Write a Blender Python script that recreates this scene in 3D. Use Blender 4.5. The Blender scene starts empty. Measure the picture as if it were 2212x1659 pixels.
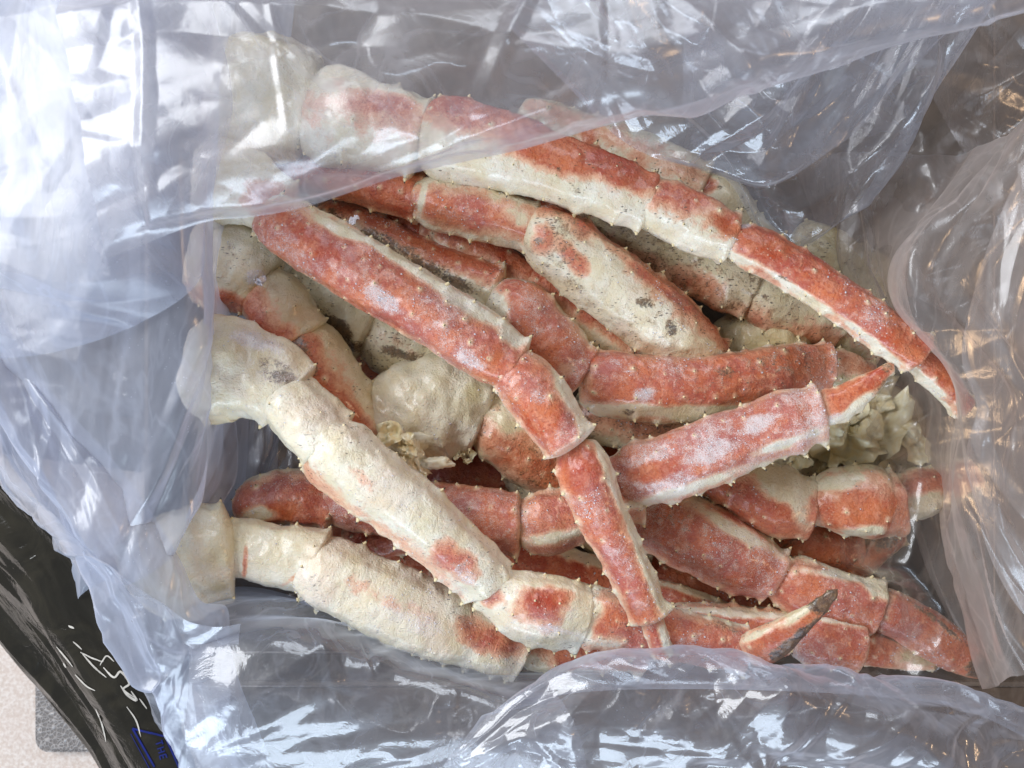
import bpy, math, random
import numpy as np
from mathutils import Vector, Matrix

# ------------------------------------------------------------------ camera / world / lamps
S = bpy.context.scene
COL = S.collection
CAM_H = 0.55                      # metres above the top of the pile
K = 0.6 / 2212.0                  # metres per reference unit on the z = 0 plane
CX, CY = 1106.0, 829.5

def at(px, py, z=0.0):
    f = (CAM_H - z) / CAM_H
    return Vector(((px - CX) * K * f, -(py - CY) * K * f, z))

cam = bpy.data.cameras.new('camera')
cam.sensor_width = 36.0
cam.lens = 36.0 * CAM_H / 0.6
cam.clip_start = 0.01
cam.clip_end = 20.0
cam.dof.use_dof = True
cam.dof.focus_distance = CAM_H + 0.02
cam.dof.aperture_fstop = 7.5
co = bpy.data.objects.new('camera', cam)
co.location = (0, 0, CAM_H)
COL.objects.link(co)
S.camera = co

S.view_settings.view_transform = 'Standard'
S.view_settings.look = 'None'
S.view_settings.exposure = 0.30
S.view_settings.gamma = 1.0

w = bpy.data.worlds.new("World")
S.world = w
w.use_nodes = True
w.node_tree.nodes['Background'].inputs[0].default_value = (0.76, 0.74, 0.82, 1)
w.node_tree.nodes['Background'].inputs[1].default_value = 0.085

def area(name, loc, target, size, energy, color):
    l = bpy.data.lights.new(name, 'AREA')
    l.shape = 'RECTANGLE'
    l.size, l.size_y = size
    l.energy = energy
    l.color = color
    o = bpy.data.objects.new(name, l)
    o.location = loc
    d = Vector(target) - Vector(loc)
    o.rotation_euler = d.to_track_quat('-Z', 'Y').to_euler()
    COL.objects.link(o)
    return o

area('window_light', (-1.15, 0.42, 0.92), (0, 0, 0), (0.9, 1.0), 23, (0.93, 0.96, 1.0))
area('window_light', (-0.2, -1.9, 0.9), (0, 0, 0), (1.6, 0.8), 34, (0.70, 0.84, 1.0))
area('window_light', (0.3, 1.7, 1.3), (0, 0, 0), (1.2, 0.7), 15, (0.84, 0.91, 1.0))
area('warm_lamp', (1.25, -0.15, 0.95), (0, 0, 0), (0.07, 0.40), 2.6, (1.0, 0.66, 0.38))

cyc = S.cycles
try:
    cyc.max_bounces = 10
    cyc.transparent_max_bounces = 24
    cyc.diffuse_bounces = 4
    cyc.glossy_bounces = 3
    cyc.transmission_bounces = 4
    cyc.caustics_reflective = False
    cyc.caustics_refractive = False
    cyc.sample_clamp_indirect = 4.0
except Exception:
    pass

# ------------------------------------------------------------------ numeric noise
def _hash(i, j, k, seed):
    n = (i * 374761393 + j * 668265263 + k * 2147483647 + seed * 1274126177) & 0xFFFFFFFF
    n = ((n ^ (n >> 13)) * 1274126177) & 0xFFFFFFFF
    n = ((n ^ (n >> 16)) * 2246822519) & 0xFFFFFFFF
    return ((n ^ (n >> 15)) & 0xFFFFFF) / float(0xFFFFFF)

def vnoise(P, seed=0):
    P = np.asarray(P, dtype=np.float64)
    F = np.floor(P)
    I = F.astype(np.int64)
    f = P - F
    f = f * f * (3 - 2 * f)
    out = 0
    for a in (0, 1):
        wa = f[..., 0] if a else 1 - f[..., 0]
        for b in (0, 1):
            wb = f[..., 1] if b else 1 - f[..., 1]
            for c in (0, 1):
                wc = f[..., 2] if c else 1 - f[..., 2]
                out = out + wa * wb * wc * _hash(I[..., 0] + a, I[..., 1] + b, I[..., 2] + c, seed)
    return out

def fbm(P, seed=0, octaves=3):
    s = 0; a = 0.5; t = 0
    P = np.asarray(P, dtype=np.float64)
    for o in range(octaves):
        s = s + a * vnoise(P * (2.03 ** o) + 17.3 * o, seed + o * 31)
        t += a; a *= 0.5
    return s / t

def sstep(a, b, x):
    t = np.clip((x - a) / (b - a), 0, 1)
    return t * t * (3 - 2 * t)

def catmull(P, n):
    """Resample a polyline of rows (m, d) to n rows, evenly by arc length of the first columns."""
    P = np.asarray(P, dtype=np.float64)
    m = len(P)
    if m == 2:
        t = np.linspace(0, 1, n)[:, None]
        return P[0] * (1 - t) + P[1] * t
    E = np.vstack([2 * P[0] - P[1], P, 2 * P[-1] - P[-2]])
    Q = []
    sub = 24
    for i in range(m - 1):
        p0, p1, p2, p3 = E[i], E[i + 1], E[i + 2], E[i + 3]
        t = np.linspace(0, 1, sub, endpoint=False)[:, None]
        Q.append(0.5 * ((2 * p1) + (-p0 + p2) * t + (2 * p0 - 5 * p1 + 4 * p2 - p3) * t ** 2 + (-p0 + 3 * p1 - 3 * p2 + p3) * t ** 3))
    Q.append(P[-1:])
    Q = np.vstack(Q)
    d = np.sqrt(((Q[1:, :2] - Q[:-1, :2]) ** 2).sum(1)) + 1e-9
    L = np.concatenate([[0], np.cumsum(d)])
    t = np.linspace(0, L[-1], n)
    return np.stack([np.interp(t, L, Q[:, c]) for c in range(P.shape[1])], 1)

# ------------------------------------------------------------------ materials
class NT:
    def __init__(self, name):
        self.m = bpy.data.materials.new(name)
        self.m.use_nodes = True
        self.t = self.m.node_tree
        self.t.nodes.clear()
    def n(self, typ, **kw):
        nd = self.t.nodes.new(typ)
        for k, v in kw.items():
            if k.startswith('i_'):
                key = k[2:].replace('_', ' ')
                self.put(nd.inputs[key], v)
            else:
                setattr(nd, k, v)
        return nd
    def put(self, sock, v):
        if isinstance(v, bpy.types.NodeSocket):
            self.t.links.new(v, sock)
        else:
            sock.default_value = v
    def math(self, op, a, b=0.0, c=0.0, clamp=False):
        nd = self.t.nodes.new('ShaderNodeMath')
        nd.operation = op
        nd.use_clamp = clamp
        self.put(nd.inputs[0], a); self.put(nd.inputs[1], b); self.put(nd.inputs[2], c)
        return nd.outputs[0]
    def mix(self, f, a, b, mode='MIX'):
        nd = self.t.nodes.new('ShaderNodeMix')
        nd.data_type = 'RGBA'
        nd.blend_type = mode
        self.put(nd.inputs[0], f)
        for s, v in ((nd.inputs[6], a), (nd.inputs[7], b)):
            if isinstance(v, tuple) and len(v) == 3:
                v = v + (1,)
            self.put(s, v)
        return nd.outputs[2]
    def ramp(self, v, lo, hi, a=0.0, b=1.0):
        nd = self.t.nodes.new('ShaderNodeMapRange')
        nd.interpolation_type = 'SMOOTHSTEP'
        self.put(nd.inputs[0], v)
        nd.inputs[1].default_value = lo; nd.inputs[2].default_value = hi
        nd.inputs[3].default_value = a; nd.inputs[4].default_value = b
        return nd.outputs[0]
    def noise(self, vec, scale, detail=3.0, rough=0.55, dist=0.0):
        nd = self.n('ShaderNodeTexNoise', i_Scale=scale, i_Detail=detail, i_Roughness=rough, i_Distortion=dist)
        self.t.links.new(vec, nd.inputs['Vector'])
        return nd.outputs['Fac']
    def voro(self, vec, scale, feature='F1', out='Distance'):
        nd = self.n('ShaderNodeTexVoronoi', feature=feature, i_Scale=scale)
        self.t.links.new(vec, nd.inputs['Vector'])
        return nd.outputs[out]
    def out(self, sh):
        o = self.t.nodes.new('ShaderNodeOutputMaterial')
        self.t.links.new(sh, o.inputs['Surface'])
        return self.m

def shell_material():
    q = NT('crab_shell')
    tc = q.n('ShaderNodeNewGeometry').outputs['Position']
    at_ = q.n('ShaderNodeAttribute', attribute_name='paint')
    sp = q.n('ShaderNodeSeparateColor'); q.t.links.new(at_.outputs['Color'], sp.inputs[0])
    red, dirt, frost = sp.outputs[0], sp.outputs[1], sp.outputs[2]
    warm = at_.outputs['Alpha']
    n1 = q.noise(tc, 55, 5, 0.6)
    n2 = q.noise(tc, 170, 4, 0.6, 0.4)
    n3 = q.noise(tc, 620, 3, 0.6)
    n4 = q.noise(tc, 1900, 2, 0.6)
    nbig = q.noise(tc, 24, 3, 0.5, 0.5)
    # cream shell
    cream = q.mix(q.ramp(n1, 0.35, 0.65), (0.77, 0.67, 0.46), (0.86, 0.81, 0.67))
    cream = q.mix(q.ramp(n2, 0.52, 0.70, 0, 0.30), cream, (0.70, 0.54, 0.30))
    cream = q.mix(q.ramp(nbig, 0.50, 0.66, 0, 0.22), cream, (0.66, 0.40, 0.33))
    cream = q.mix(q.math('MULTIPLY', warm, 0.75), cream, (0.60, 0.47, 0.20))
    cream = q.mix(q.ramp(n3, 0.4, 0.75, 0, 0.25), cream, (0.78, 0.75, 0.62))
    # red shell
    rc = q.mix(q.ramp(n1, 0.38, 0.62), (0.64, 0.175, 0.070), (0.48, 0.078, 0.032))
    rc = q.mix(q.ramp(n2, 0.42, 0.68, 0, 0.75), rc, (0.72, 0.28, 0.16))
    rc = q.mix(q.ramp(n3, 0.48, 0.7, 0, 0.55), rc, (0.30, 0.035, 0.022))
    rc = q.mix(q.ramp(nbig, 0.5, 0.68, 0, 0.5), rc, (0.33, 0.032, 0.026))
    rc = q.mix(q.math('MULTIPLY', warm, 0.6), rc, (0.52, 0.15, 0.035))
    # pale dots on the red
    vd = q.voro(tc, 330)
    dots = q.math('MULTIPLY', q.ramp(vd, 0.10, 0.26, 1, 0), q.ramp(n1, 0.4, 0.6))
    rc = q.mix(q.math('MULTIPLY', dots, 0.5), rc, (0.80, 0.55, 0.40))
    e = q.math('ADD', red, q.math('MULTIPLY', q.math('SUBTRACT', n2, 0.5), 0.75))
    e = q.math('ADD', e, q.math('MULTIPLY', q.math('SUBTRACT', n1, 0.5), 0.50))
    e = q.math('ADD', e, q.math('MULTIPLY', q.math('SUBTRACT', n3, 0.5), 0.30))
    pinkc = q.mix(n3, (0.84, 0.56, 0.36), (0.74, 0.36, 0.22))
    c = q.mix(q.ramp(e, 0.14, 0.50), cream, pinkc)
    c = q.mix(q.ramp(e, 0.38, 0.92), c, rc)
    # pink veil between the two
    veil = q.math('MULTIPLY', q.ramp(e, 0.05, 0.4), q.ramp(e, 0.5, 0.95, 1, 0))
    c = q.mix(q.math('MULTIPLY', veil, 0.05), c, (0.72, 0.30, 0.20))
    # dark specks and stains
    mpt = q.n('ShaderNodeMapping', i_Scale=(1.0, 2.8, 1.0), i_Rotation=(0, 0, 0.6)); q.t.links.new(tc, mpt.inputs['Vector'])
    vs = q.math('ADD', q.voro(mpt.outputs[0], 190), q.math('MULTIPLY', q.math('SUBTRACT', n3, 0.5), 0.5))
    vsm = q.math('MULTIPLY', q.ramp(vs, 0.13, 0.22, 1, 0), q.ramp(q.math('ADD', q.math('MULTIPLY', q.math('ADD', n1, n2), 0.5), q.math('MULTIPLY', dirt, 0.32)), 0.60, 0.72))
    st = q.ramp(q.math('ADD', dirt, q.math('MULTIPLY', q.math('ADD', q.math('SUBTRACT', n3, 0.5), q.math('SUBTRACT', n2, 0.5)), 1.9)), 0.76, 1.42)
    c = q.mix(q.math('MULTIPLY', q.ramp(q.math('ADD', q.math('MULTIPLY', dirt, 0.4), n2), 0.70, 1.05), 0.5), c, (0.36, 0.25, 0.12))
    c = q.mix(q.math('MULTIPLY', vsm, 0.85), c, (0.060, 0.045, 0.03))
    c = q.mix(q.math('MULTIPLY', st, 0.88), c, q.mix(q.ramp(n2, 0.4, 0.6), (0.035, 0.024, 0.018), (0.17, 0.10, 0.05)))
    # frost
    ff = q.math('ADD', frost, q.math('MULTIPLY', q.math('SUBTRACT', n2, 0.5), 1.3))
    ff = q.math('ADD', ff, q.math('MULTIPLY', q.math('SUBTRACT', n4, 0.5), 2.4))
    fm = q.ramp(ff, 0.50, 1.40, 0, 0.82)
    fm = q.math('MAXIMUM', fm, q.math('MULTIPLY', q.math('MULTIPLY', frost, q.ramp(n1, 0.35, 0.65)), 0.17))
    c = q.mix(fm, c, (0.82, 0.76, 0.76))
    bs = q.n('ShaderNodeBsdfPrincipled')
    q.put(bs.inputs['Base Color'], c)
    q.put(bs.inputs['Roughness'], q.ramp(n2, 0.3, 0.7, 0.26, 0.48))
    bs.inputs['Subsurface Weight'].default_value = 0.10
    bs.inputs['Subsurface Radius'].default_value = (0.006, 0.003, 0.002)
    bs.inputs['Subsurface Scale'].default_value = 1.0
    bs.inputs['Coat Weight'].default_value = 0.55
    bs.inputs['Coat Roughness'].default_value = 0.20
    h = q.math('ADD', q.math('MULTIPLY', n2, 0.9), q.math('MULTIPLY', n3, 0.45))
    h = q.math('ADD', h, q.math('MULTIPLY', q.math('MULTIPLY', n4, q.math('ADD', frost, 0.25)), 0.55))
    h = q.math('ADD', h, q.math('MULTIPLY', dots, 0.35))
    pit = q.voro(tc, 800)
    h = q.math('ADD', h, q.math('MULTIPLY', pit, 0.22))
    rdg = q.math('ABSOLUTE', q.math('SUBTRACT', n2, 0.5))
    h = q.math('ADD', h, q.math('MULTIPLY', q.ramp(rdg, 0.0, 0.08), 0.22))
    bp = q.n('ShaderNodeBump', i_Strength=0.75, i_Distance=0.0011, i_Height=h)
    q.t.links.new(bp.outputs[0], bs.inputs['Normal'])
    return q.out(bs.outputs[0])

def simple(name, col, rough=0.5, bump=0.0, scale=300, col2=None, coat=0.0, sss=0.0, metallic=0.0, transmission=0.0):
    q = NT(name)
    tc = q.n('ShaderNodeNewGeometry').outputs['Position']
    n = q.noise(tc, scale, 4, 0.6)
    bs = q.n('ShaderNodeBsdfPrincipled')
    c = q.mix(q.ramp(n, 0.35, 0.65), col, col2 or tuple(x * 0.75 for x in col))
    q.put(bs.inputs['Base Color'], c)
    bs.inputs['Roughness'].default_value = rough
    bs.inputs['Coat Weight'].default_value = coat
    bs.inputs['Subsurface Weight'].default_value = sss
    bs.inputs['Subsurface Radius'].default_value = (0.004, 0.003, 0.002)
    bs.inputs['Metallic'].default_value = metallic
    bs.inputs['Transmission Weight'].default_value = transmission
    if bump:
        bp = q.n('ShaderNodeBump', i_Strength=0.8, i_Distance=bump, i_Height=n)
        q.t.links.new(bp.outputs[0], bs.inputs['Normal'])
    return q.out(bs.outputs[0])

def spine_material():
    q = NT('spine_shell')
    z = q.n('ShaderNodeSeparateXYZ')
    q.t.links.new(q.n('ShaderNodeTexCoord').outputs['Object'], z.inputs[0])
    bs = q.n('ShaderNodeBsdfPrincipled')
    c = q.mix(q.ramp(z.outputs[2], 0.50, 0.72), (0.78, 0.66, 0.40), (0.02, 0.015, 0.012))
    q.put(bs.inputs['Base Color'], c)
    bs.inputs['Roughness'].default_value = 0.4
    return q.out(bs.outputs[0])

def film_material(name, haze=0.3, tint=(0.86, 0.86, 0.90), rough=0.10, spec=0.09, crinkle=1.0, frost=0.5, streak=(1, 1, 1)):
    q = NT(name)
    tc = q.n('ShaderNodeNewGeometry').outputs['Position']
    mp = q.n('ShaderNodeMapping', i_Scale=streak)
    q.t.links.new(tc, mp.inputs['Vector'])
    v = mp.outputs[0]
    n1 = q.noise(v, 16, 4, 0.6, 0.8)
    n2 = q.noise(v, 42, 4, 0.55, 1.2)
    n3 = q.noise(tc, 700, 2, 0.6)
    # ridged crinkle lines
    rid = q.math('ABSOLUTE', q.math('SUBTRACT', q.noise(v, 22, 3, 0.5, 1.5), 0.5))
    rid = q.ramp(rid, 0.0, 0.05, 1, 0)
    vor = q.voro(v, 34, 'DISTANCE_TO_EDGE')
    # tiny ice beads on the film
    vd = q.voro(tc, 330)
    bead = q.math('MULTIPLY', q.ramp(vd, 0.05, 0.16, 1, 0), q.ramp(n2, 0.52, 0.66))
    bead = q.math('MULTIPLY', bead, frost)
    hz = q.math('ADD', haze, q.math('MULTIPLY', q.math('SUBTRACT', n1, 0.5), 0.45 * min(1, haze * 2.2)))
    hz = q.math('ADD', hz, q.math('MULTIPLY', q.math('SUBTRACT', n2, 0.5), 0.30 * min(1, haze * 2.2)))
    hz = q.math('ADD', hz, q.math('MULTIPLY', rid, 0.07))
    hz = q.math('MAXIMUM', hz, 0.03)
    hz = q.math('ADD', hz, q.math('MULTIPLY', bead, 0.7), clamp=True)
    cosv = q.math('MAXIMUM', q.math('SUBTRACT', 1.0, q.n('ShaderNodeLayerWeight', i_Blend=0.5).outputs['Facing']), 0.14)
    hz = q.math('SUBTRACT', 1.0, q.math('POWER', q.math('SUBTRACT', 1.0, q.math('MINIMUM', hz, 0.97)), q.math('DIVIDE', 1.0, cosv)), clamp=True)
    di = q.n('ShaderNodeBsdfDiffuse', i_Color=tint + (1,))
    tl = q.n('ShaderNodeBsdfTranslucent', i_Color=tint + (1,))
    dm = q.n('ShaderNodeMixShader'); dm.inputs[0].default_value = 0.45
    q.t.links.new(di.outputs[0], dm.inputs[1]); q.t.links.new(tl.outputs[0], dm.inputs[2])
    tr = q.n('ShaderNodeBsdfTransparent', i_Color=(0.95, 0.95, 0.96, 1))
    m1 = q.n('ShaderNodeMixShader')
    q.put(m1.inputs[0], hz)
    q.t.links.new(tr.outputs[0], m1.inputs[1]); q.t.links.new(dm.outputs[0], m1.inputs[2])
    lw = q.n('ShaderNodeLayerWeight', i_Blend=0.5)
    h = q.math('MULTIPLY', n2, 0.6)
    h = q.math('ADD', h, q.math('MULTIPLY', q.noise(v, 210, 3, 0.6), 0.10))
    bp = q.n('ShaderNodeBump', i_Strength=0.9, i_Distance=0.0016 * crinkle, i_Height=h)
    f = q.math('POWER', lw.outputs['Facing'], 4.0)
    f = q.math('ADD', q.math('MULTIPLY', f, 0.65), spec, clamp=True)
    g1 = q.n('ShaderNodeBsdfGlossy', i_Color=(1, 1, 1, 1), i_Roughness=rough)
    g2 = q.n('ShaderNodeBsdfGlossy', i_Color=(1, 1, 1, 1), i_Roughness=0.42)
    q.t.links.new(bp.outputs[0], g1.inputs['Normal']); q.t.links.new(bp.outputs[0], g2.inputs['Normal'])
    gl = q.n('ShaderNodeMixShader'); gl.inputs[0].default_value = 0.5
    q.t.links.new(g1.outputs[0], gl.inputs[1]); q.t.links.new(g2.outputs[0], gl.inputs[2])
    m2 = q.n('ShaderNodeMixShader')
    q.put(m2.inputs[0], f)
    q.t.links.new(m1.outputs[0], m2.inputs[1]); q.t.links.new(gl.outputs[0], m2.inputs[2])
    return q.out(m2.outputs[0])

M_SHELL = shell_material()
M_SPINE = spine_material()
M_ICE = simple('frost_ice', (0.86, 0.84, 0.88), 0.25, 0, 900, (0.7, 0.68, 0.74), coat=0.5)
M_MEAT = simple('pale_meat', (0.85, 0.82, 0.68), 0.4, 0.0006, 240, (0.76, 0.68, 0.48), coat=0.3)
M_FLAKE = simple('broken_shell', (0.84, 0.72, 0.42), 0.35, 0.0004, 200, (0.86, 0.80, 0.58), coat=0.3)

# ------------------------------------------------------------------ object helpers
def new_mesh(name, V, F, mat, parent=None, smooth=True):
    me = bpy.data.meshes.new(name)
    V = np.asarray(V, dtype=np.float32); F = np.asarray(F, dtype=np.int32)
    n = F.shape[1]
    me.vertices.add(len(V)); me.vertices.foreach_set('co', V.ravel())
    me.loops.add(F.size); me.loops.foreach_set('vertex_index', F.ravel())
    me.polygons.add(len(F)); me.polygons.foreach_set('loop_start', np.arange(0, F.size, n, dtype=np.int32))
    me.update(calc_edges=True)
    me.validate()
    if smooth:
        me.polygons.foreach_set('use_smooth', np.ones(len(me.polygons), dtype=bool))
    if mat:
        me.materials.append(mat)
    o = bpy.data.objects.new(name, me)
    COL.objects.link(o)
    if parent:
        o.parent = parent
    return o

def grid_faces(nr, nc, wrap=False):
    r = np.arange(nr - 1)[:, None]
    c = np.arange(nc if wrap else nc - 1)[None, :]
    c2 = (c + 1) % nc
    a = r * nc + c; b = r * nc + c2; d = (r + 1) * nc + c2; e = (r + 1) * nc + c
    return np.stack([a, b, d, e], -1).reshape(-1, 4)

def tag(o, label=None, cat=None, group=None, kind=None):
    if label: o['label'] = label
    if cat: o['category'] = cat
    if group: o['group'] = group
    if kind: o['kind'] = kind
    return o

def empty(name, loc):
    o = bpy.data.objects.new(name, None)
    o.empty_display_size = 0.02
    o.location = loc
    COL.objects.link(o)
    return o

# spine shared mesh: unit height, leaning cone
def spine_mesh():
    V = []; N = 7; rings = [(0, .50), (.25, .36), (.55, .22), (.82, .12), (1.0, .03)]
    for z, r in rings:
        for i in range(N):
            a = 2 * math.pi * i / N
            V.append((r * math.cos(a) + 0.12 * z * z, r * math.sin(a), z))
    F = grid_faces(len(rings), N, True)
    o = new_mesh('spine', V, F, M_SPINE)
    me = o.data
    bpy.data.objects.remove(o)
    return me
SPINE = spine_mesh()

def chips(name, pts, nrm, sizes, mat, parent, seed=0, flat=0.5):
    """many small irregular octahedra joined into one part"""
    rng = np.random.RandomState(seed)
    n = len(pts)
    if n == 0: return None
    base = np.array([(1, 0, 0), (0, 1, 0), (-1, 0, 0), (0, -1, 0), (0, 0, 1), (0, 0, -1)], float)
    Fb = np.array([(0, 1, 4), (1, 2, 4), (2, 3, 4), (3, 0, 4), (1, 0, 5), (2, 1, 5), (3, 2, 5), (0, 3, 5)])
    B = base[None] * (0.6 + 0.8 * rng.rand(n, 6, 1))
    B = B + rng.normal(0, .15, (n, 6, 3))
    A = nrm / (np.linalg.norm(nrm, axis=1, keepdims=True) + 1e-9)
    T = np.cross(A, rng.normal(0, 1, (n, 3))); T /= np.linalg.norm(T, axis=1, keepdims=True) + 1e-9
    U = np.cross(A, T)
    V = (B[:, :, 0:1] * T[:, None] + B[:, :, 1:2] * U[:, None] + B[:, :, 2:3] * A[:, None] * flat) * sizes[:, None, None] + pts[:, None]
    F = (Fb[None] + np.arange(n)[:, None, None] * 6).reshape(-1, 3)
    o = new_mesh(name, V.reshape(-1, 3), F, mat, parent, smooth=False)
    o['kind'] = 'stuff'
    return o

def plates(n, cx, cy, z, spread, size, seed, parent, name, mat, lean=1.0):
    """ragged crumpled scraps around a point, each its own part: torn discs with a jagged outline"""
    rng = np.random.RandomState(seed)
    base = np.array(parent.location)
    for i in range(n):
        NR, NA = 8, 26
        L = size * rng.uniform(.5, 1.25) * K * .5
        c = np.array(at(cx + rng.normal(0, spread), cy + rng.normal(0, spread), z + rng.uniform(-.004, .006)))
        R = Matrix.Rotation(rng.uniform(0, 6.28), 3, 'Z') @ Matrix.Rotation(rng.uniform(-1, 1) * lean, 3, 'X')
        th = np.linspace(0, 2 * np.pi, NA, endpoint=False)
        out = .55 + .9 * (fbm(np.stack([np.cos(th) * 1.6 + i, np.sin(th) * 1.6, th * 0], -1), seed + i, 3) - .2) + rng.uniform(-.10, .10, NA)
        r = np.linspace(.02, 1, NR)[:, None] * out[None]
        x = r * np.cos(th) * L; y = r * np.sin(th) * L * rng.uniform(.45, .9)
        q_ = np.stack([x / L, y / L, x * 0 + i * 3.1], -1)
        zz = L * ((fbm(q_ * 1.6, seed + 4, 2) - .5) * 1.5 + np.abs(fbm(q_ * 3.2, seed + 8, 2) - .5) * 1.3)
        P = np.stack([x, y, zz], -1).reshape(-1, 3) @ np.array(R).T + c - base
        F = grid_faces(NR, NA, True)
        nn = np.array([0, 0, .0010])
        o = new_mesh(name, np.vstack([P, P - nn]), np.vstack([F, F[:, ::-1] + NR * NA]), mat, parent)

def lumps(n, cx, cy, z, spread, size, seed, parent, name, mat):
    """knobbly shreds of frozen meat: displaced elongated blobs"""
    rng = np.random.RandomState(seed)
    base = np.array(parent.location)
    for i in range(n):
        NR, NA = 16, 20
        L = size * rng.uniform(.35, 1.2) * K * .5
        c = np.array(at(cx + rng.normal(0, spread), cy + rng.normal(0, spread), z + rng.uniform(-.006, .005)))
        R = Matrix.Rotation(rng.uniform(0, 6.28), 3, 'Z') @ Matrix.Rotation(rng.uniform(-.6, .6), 3, 'X')
        ph = np.linspace(.05, np.pi - .05, NR)[:, None]; th = np.linspace(0, 2 * np.pi, NA, endpoint=False)[None]
        D = np.stack([np.cos(ph) + 0 * th, np.sin(ph) * np.cos(th), np.sin(ph) * np.sin(th)], -1)
        rr_ = 1 + (fbm(D * 1.7 + i * 7, seed, 3) - .5) * 1.5 + np.abs(fbm(D * 4 + i, seed + 2, 2) - .5) * .8
        P = (D * rr_[..., None] * np.array([1, rng.uniform(.3, .55), rng.uniform(.3, .5)]) * L).reshape(-1, 3) @ np.array(R).T + c - base
        new_mesh(name, P, grid_faces(NR, NA, True), mat, parent)

# ------------------------------------------------------------------ crab legs
LEGS = []
GROUP = 'crab legs piled in the plastic bag'

def tube(pts, name, parent, seed, red=(0, .8, 1), frost=.4, warm=0.0, speck=0.2, flat=.92, patches=(), spines=1.0,
         tip=False, cut=False, lump=1.0, start=True, rim=1.0, rows=(-78, -35, 15, 72), around=72, mounds=(), ice=1.0, cuff=True):
    pts = np.array(pts, float)
    if name == 'shoulder': lump = lump * 1.7
    W = []
    for p in pts:
        q = at(p[0], p[1], p[3])
        f = (CAM_H - p[3]) / CAM_H
        W.append((q.x, q.y, q.z, p[2] * K * f * (0.5 if tip else 0.545)))
    W = np.array(W)
    L = np.sqrt((np.diff(W[:, :3], axis=0) ** 2).sum(1)).sum()
    nr = max(30, int(L / 0.0011))
    C = catmull(W, nr)
    ctr, rad = C[:, :3], np.maximum(C[:, 3], 0.0008)
    s = np.linspace(0, L, nr)
    T = np.gradient(ctr, axis=0); T /= np.linalg.norm(T, axis=1, keepdims=True)
    up = np.array([0, 0, 1.0])
    U = up - (T @ up)[:, None] * T; U /= np.linalg.norm(U, axis=1, keepdims=True)
    Sd = np.cross(T, U)                      # right-hand side of travel seen from above
    # end profile
    prof = np.ones(nr)
    r0 = rad[0]
    prof *= np.sqrt(np.clip(s / (r0 * (.55 if start else .35)), 0, 1)) * .12 + .88 * np.clip(s / (r0 * .22), 0, 1) ** .5
    e = L - s
    if tip:
        prof *= np.clip(e / (rad[-1] * 2.0 + .001), 0, 1) ** .6
    else:
        if cuff:
            prof *= 1 + .045 * rim * np.exp(-((e - .004) / .004) ** 2) - .05 * rim * np.exp(-((e - .012) / .005) ** 2)
        prof *= np.clip(e / (.0024 + .12 * rad[-1]), 0, 1) ** .5
    th = np.linspace(0, 2 * np.pi, around, endpoint=False)
    st, ct = np.sin(th), np.cos(th)          # th = 0 up; +90 right side
    # cross-section: rounded with a soft keel on top
    rk = np.random.RandomState(seed + 900)
    sec = 1 + .05 * np.cos(3 * th + seed) + .04 * np.cos(2 * th + seed * 1.7)
    tw = rk.uniform(-.35, .35) * (s / L - .5)[:, None]
    keel = 0
    for a0, ka, kw in ((math.radians(rk.uniform(-62, -40)), .085, .26), (math.radians(rk.uniform(18, 45)), .07, .24), (math.radians(-88), .06, .22), (math.radians(86), .06, .22)):
        dth = (th[None] - a0 - tw + np.pi) % (2 * np.pi) - np.pi
        keel = keel + ka * np.exp(-np.abs(dth / kw) ** 1.4) - ka * .45 * np.exp(-(dth / (kw * 2.6)) ** 2)
    wv = 1 + .13 * (fbm(np.stack([s * 42, s * 0, s * 0 + seed], -1), seed + 50, 2) - .5) * lump
    if not tip and cuff:
        wv = wv * (1 + .05 * np.exp(-((e - .008) / .012) ** 2) - .14 * np.exp(-(s / .011) ** 2) + .04 * np.exp(-((s - .018) / .009) ** 2))
    R = rad[:, None] * prof[:, None] * (sec[None] + keel * (0.7 if tip else 1)) * wv[:, None]
    side = R * st[None]; upv = R * ct[None] * flat
    P = ctr[:, None] + Sd[:, None] * side[..., None] + U[:, None] * upv[..., None]
    N = Sd[:, None] * st[None, :, None] + U[:, None] * ct[None, :, None] * np.ones_like(side)[..., None]
    N = N / np.linalg.norm(N, axis=2, keepdims=True)
    NP = P + seed * 0.37
    amp = rad.mean()
    d = (fbm(NP * 55, seed) - .5) * amp * .17 * lump + (.18 - np.abs(fbm(NP * 70, seed + 5) - .5)) * amp * .16 * lump + (fbm(NP * 420, seed + 9, 2) - .5) * .0009
    # irregular rim of the segment
    d += (np.exp(-((e - .004) / .0045) ** 2)[:, None]) * (fbm(np.stack([np.tile(st, (nr, 1)) * 2.4, np.tile(ct, (nr, 1)) * 2.4, np.full((nr, around), seed * 1.0)], -1), seed + 3, 2) - .45) * .0045 * rim * (0 if tip else 1)
    rng = random.Random(seed * 13 + 5)
    sp_list = []
    if spines > 0:
        for row in rows:
            x = rng.uniform(.004, .014)
            while x < L - .004:
                a = math.radians(row + rng.uniform(-9, 9))
                size = rng.uniform(.6, 1.25) * (1.15 if abs(row) > 60 else .75)
                if rng.random() < .92:
                    sp_list.append((x, a, size))
                x += rng.uniform(.010, .027) / spines
        sp_list.append((L - .005, math.radians(rows[-1]), 1.2)); sp_list.append((L - .005, math.radians(rows[0]), 1.1))
    hs = min(1.0, amp / .014)
    moundmask = np.zeros((nr, around))
    for (x, a, size) in sp_list:
        da = (th - a + np.pi) % (2 * np.pi) - np.pi
        g = np.exp(-(((s - x)[:, None] / (.0024 * size)) ** 2 + (da[None] * rad[:, None] / (.0024 * size)) ** 2))
        d += g * .0017 * size * hs
        moundmask = np.maximum(moundmask, g)
    keep = np.clip(prof, 0, 1)[:, None] ** 2
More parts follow.
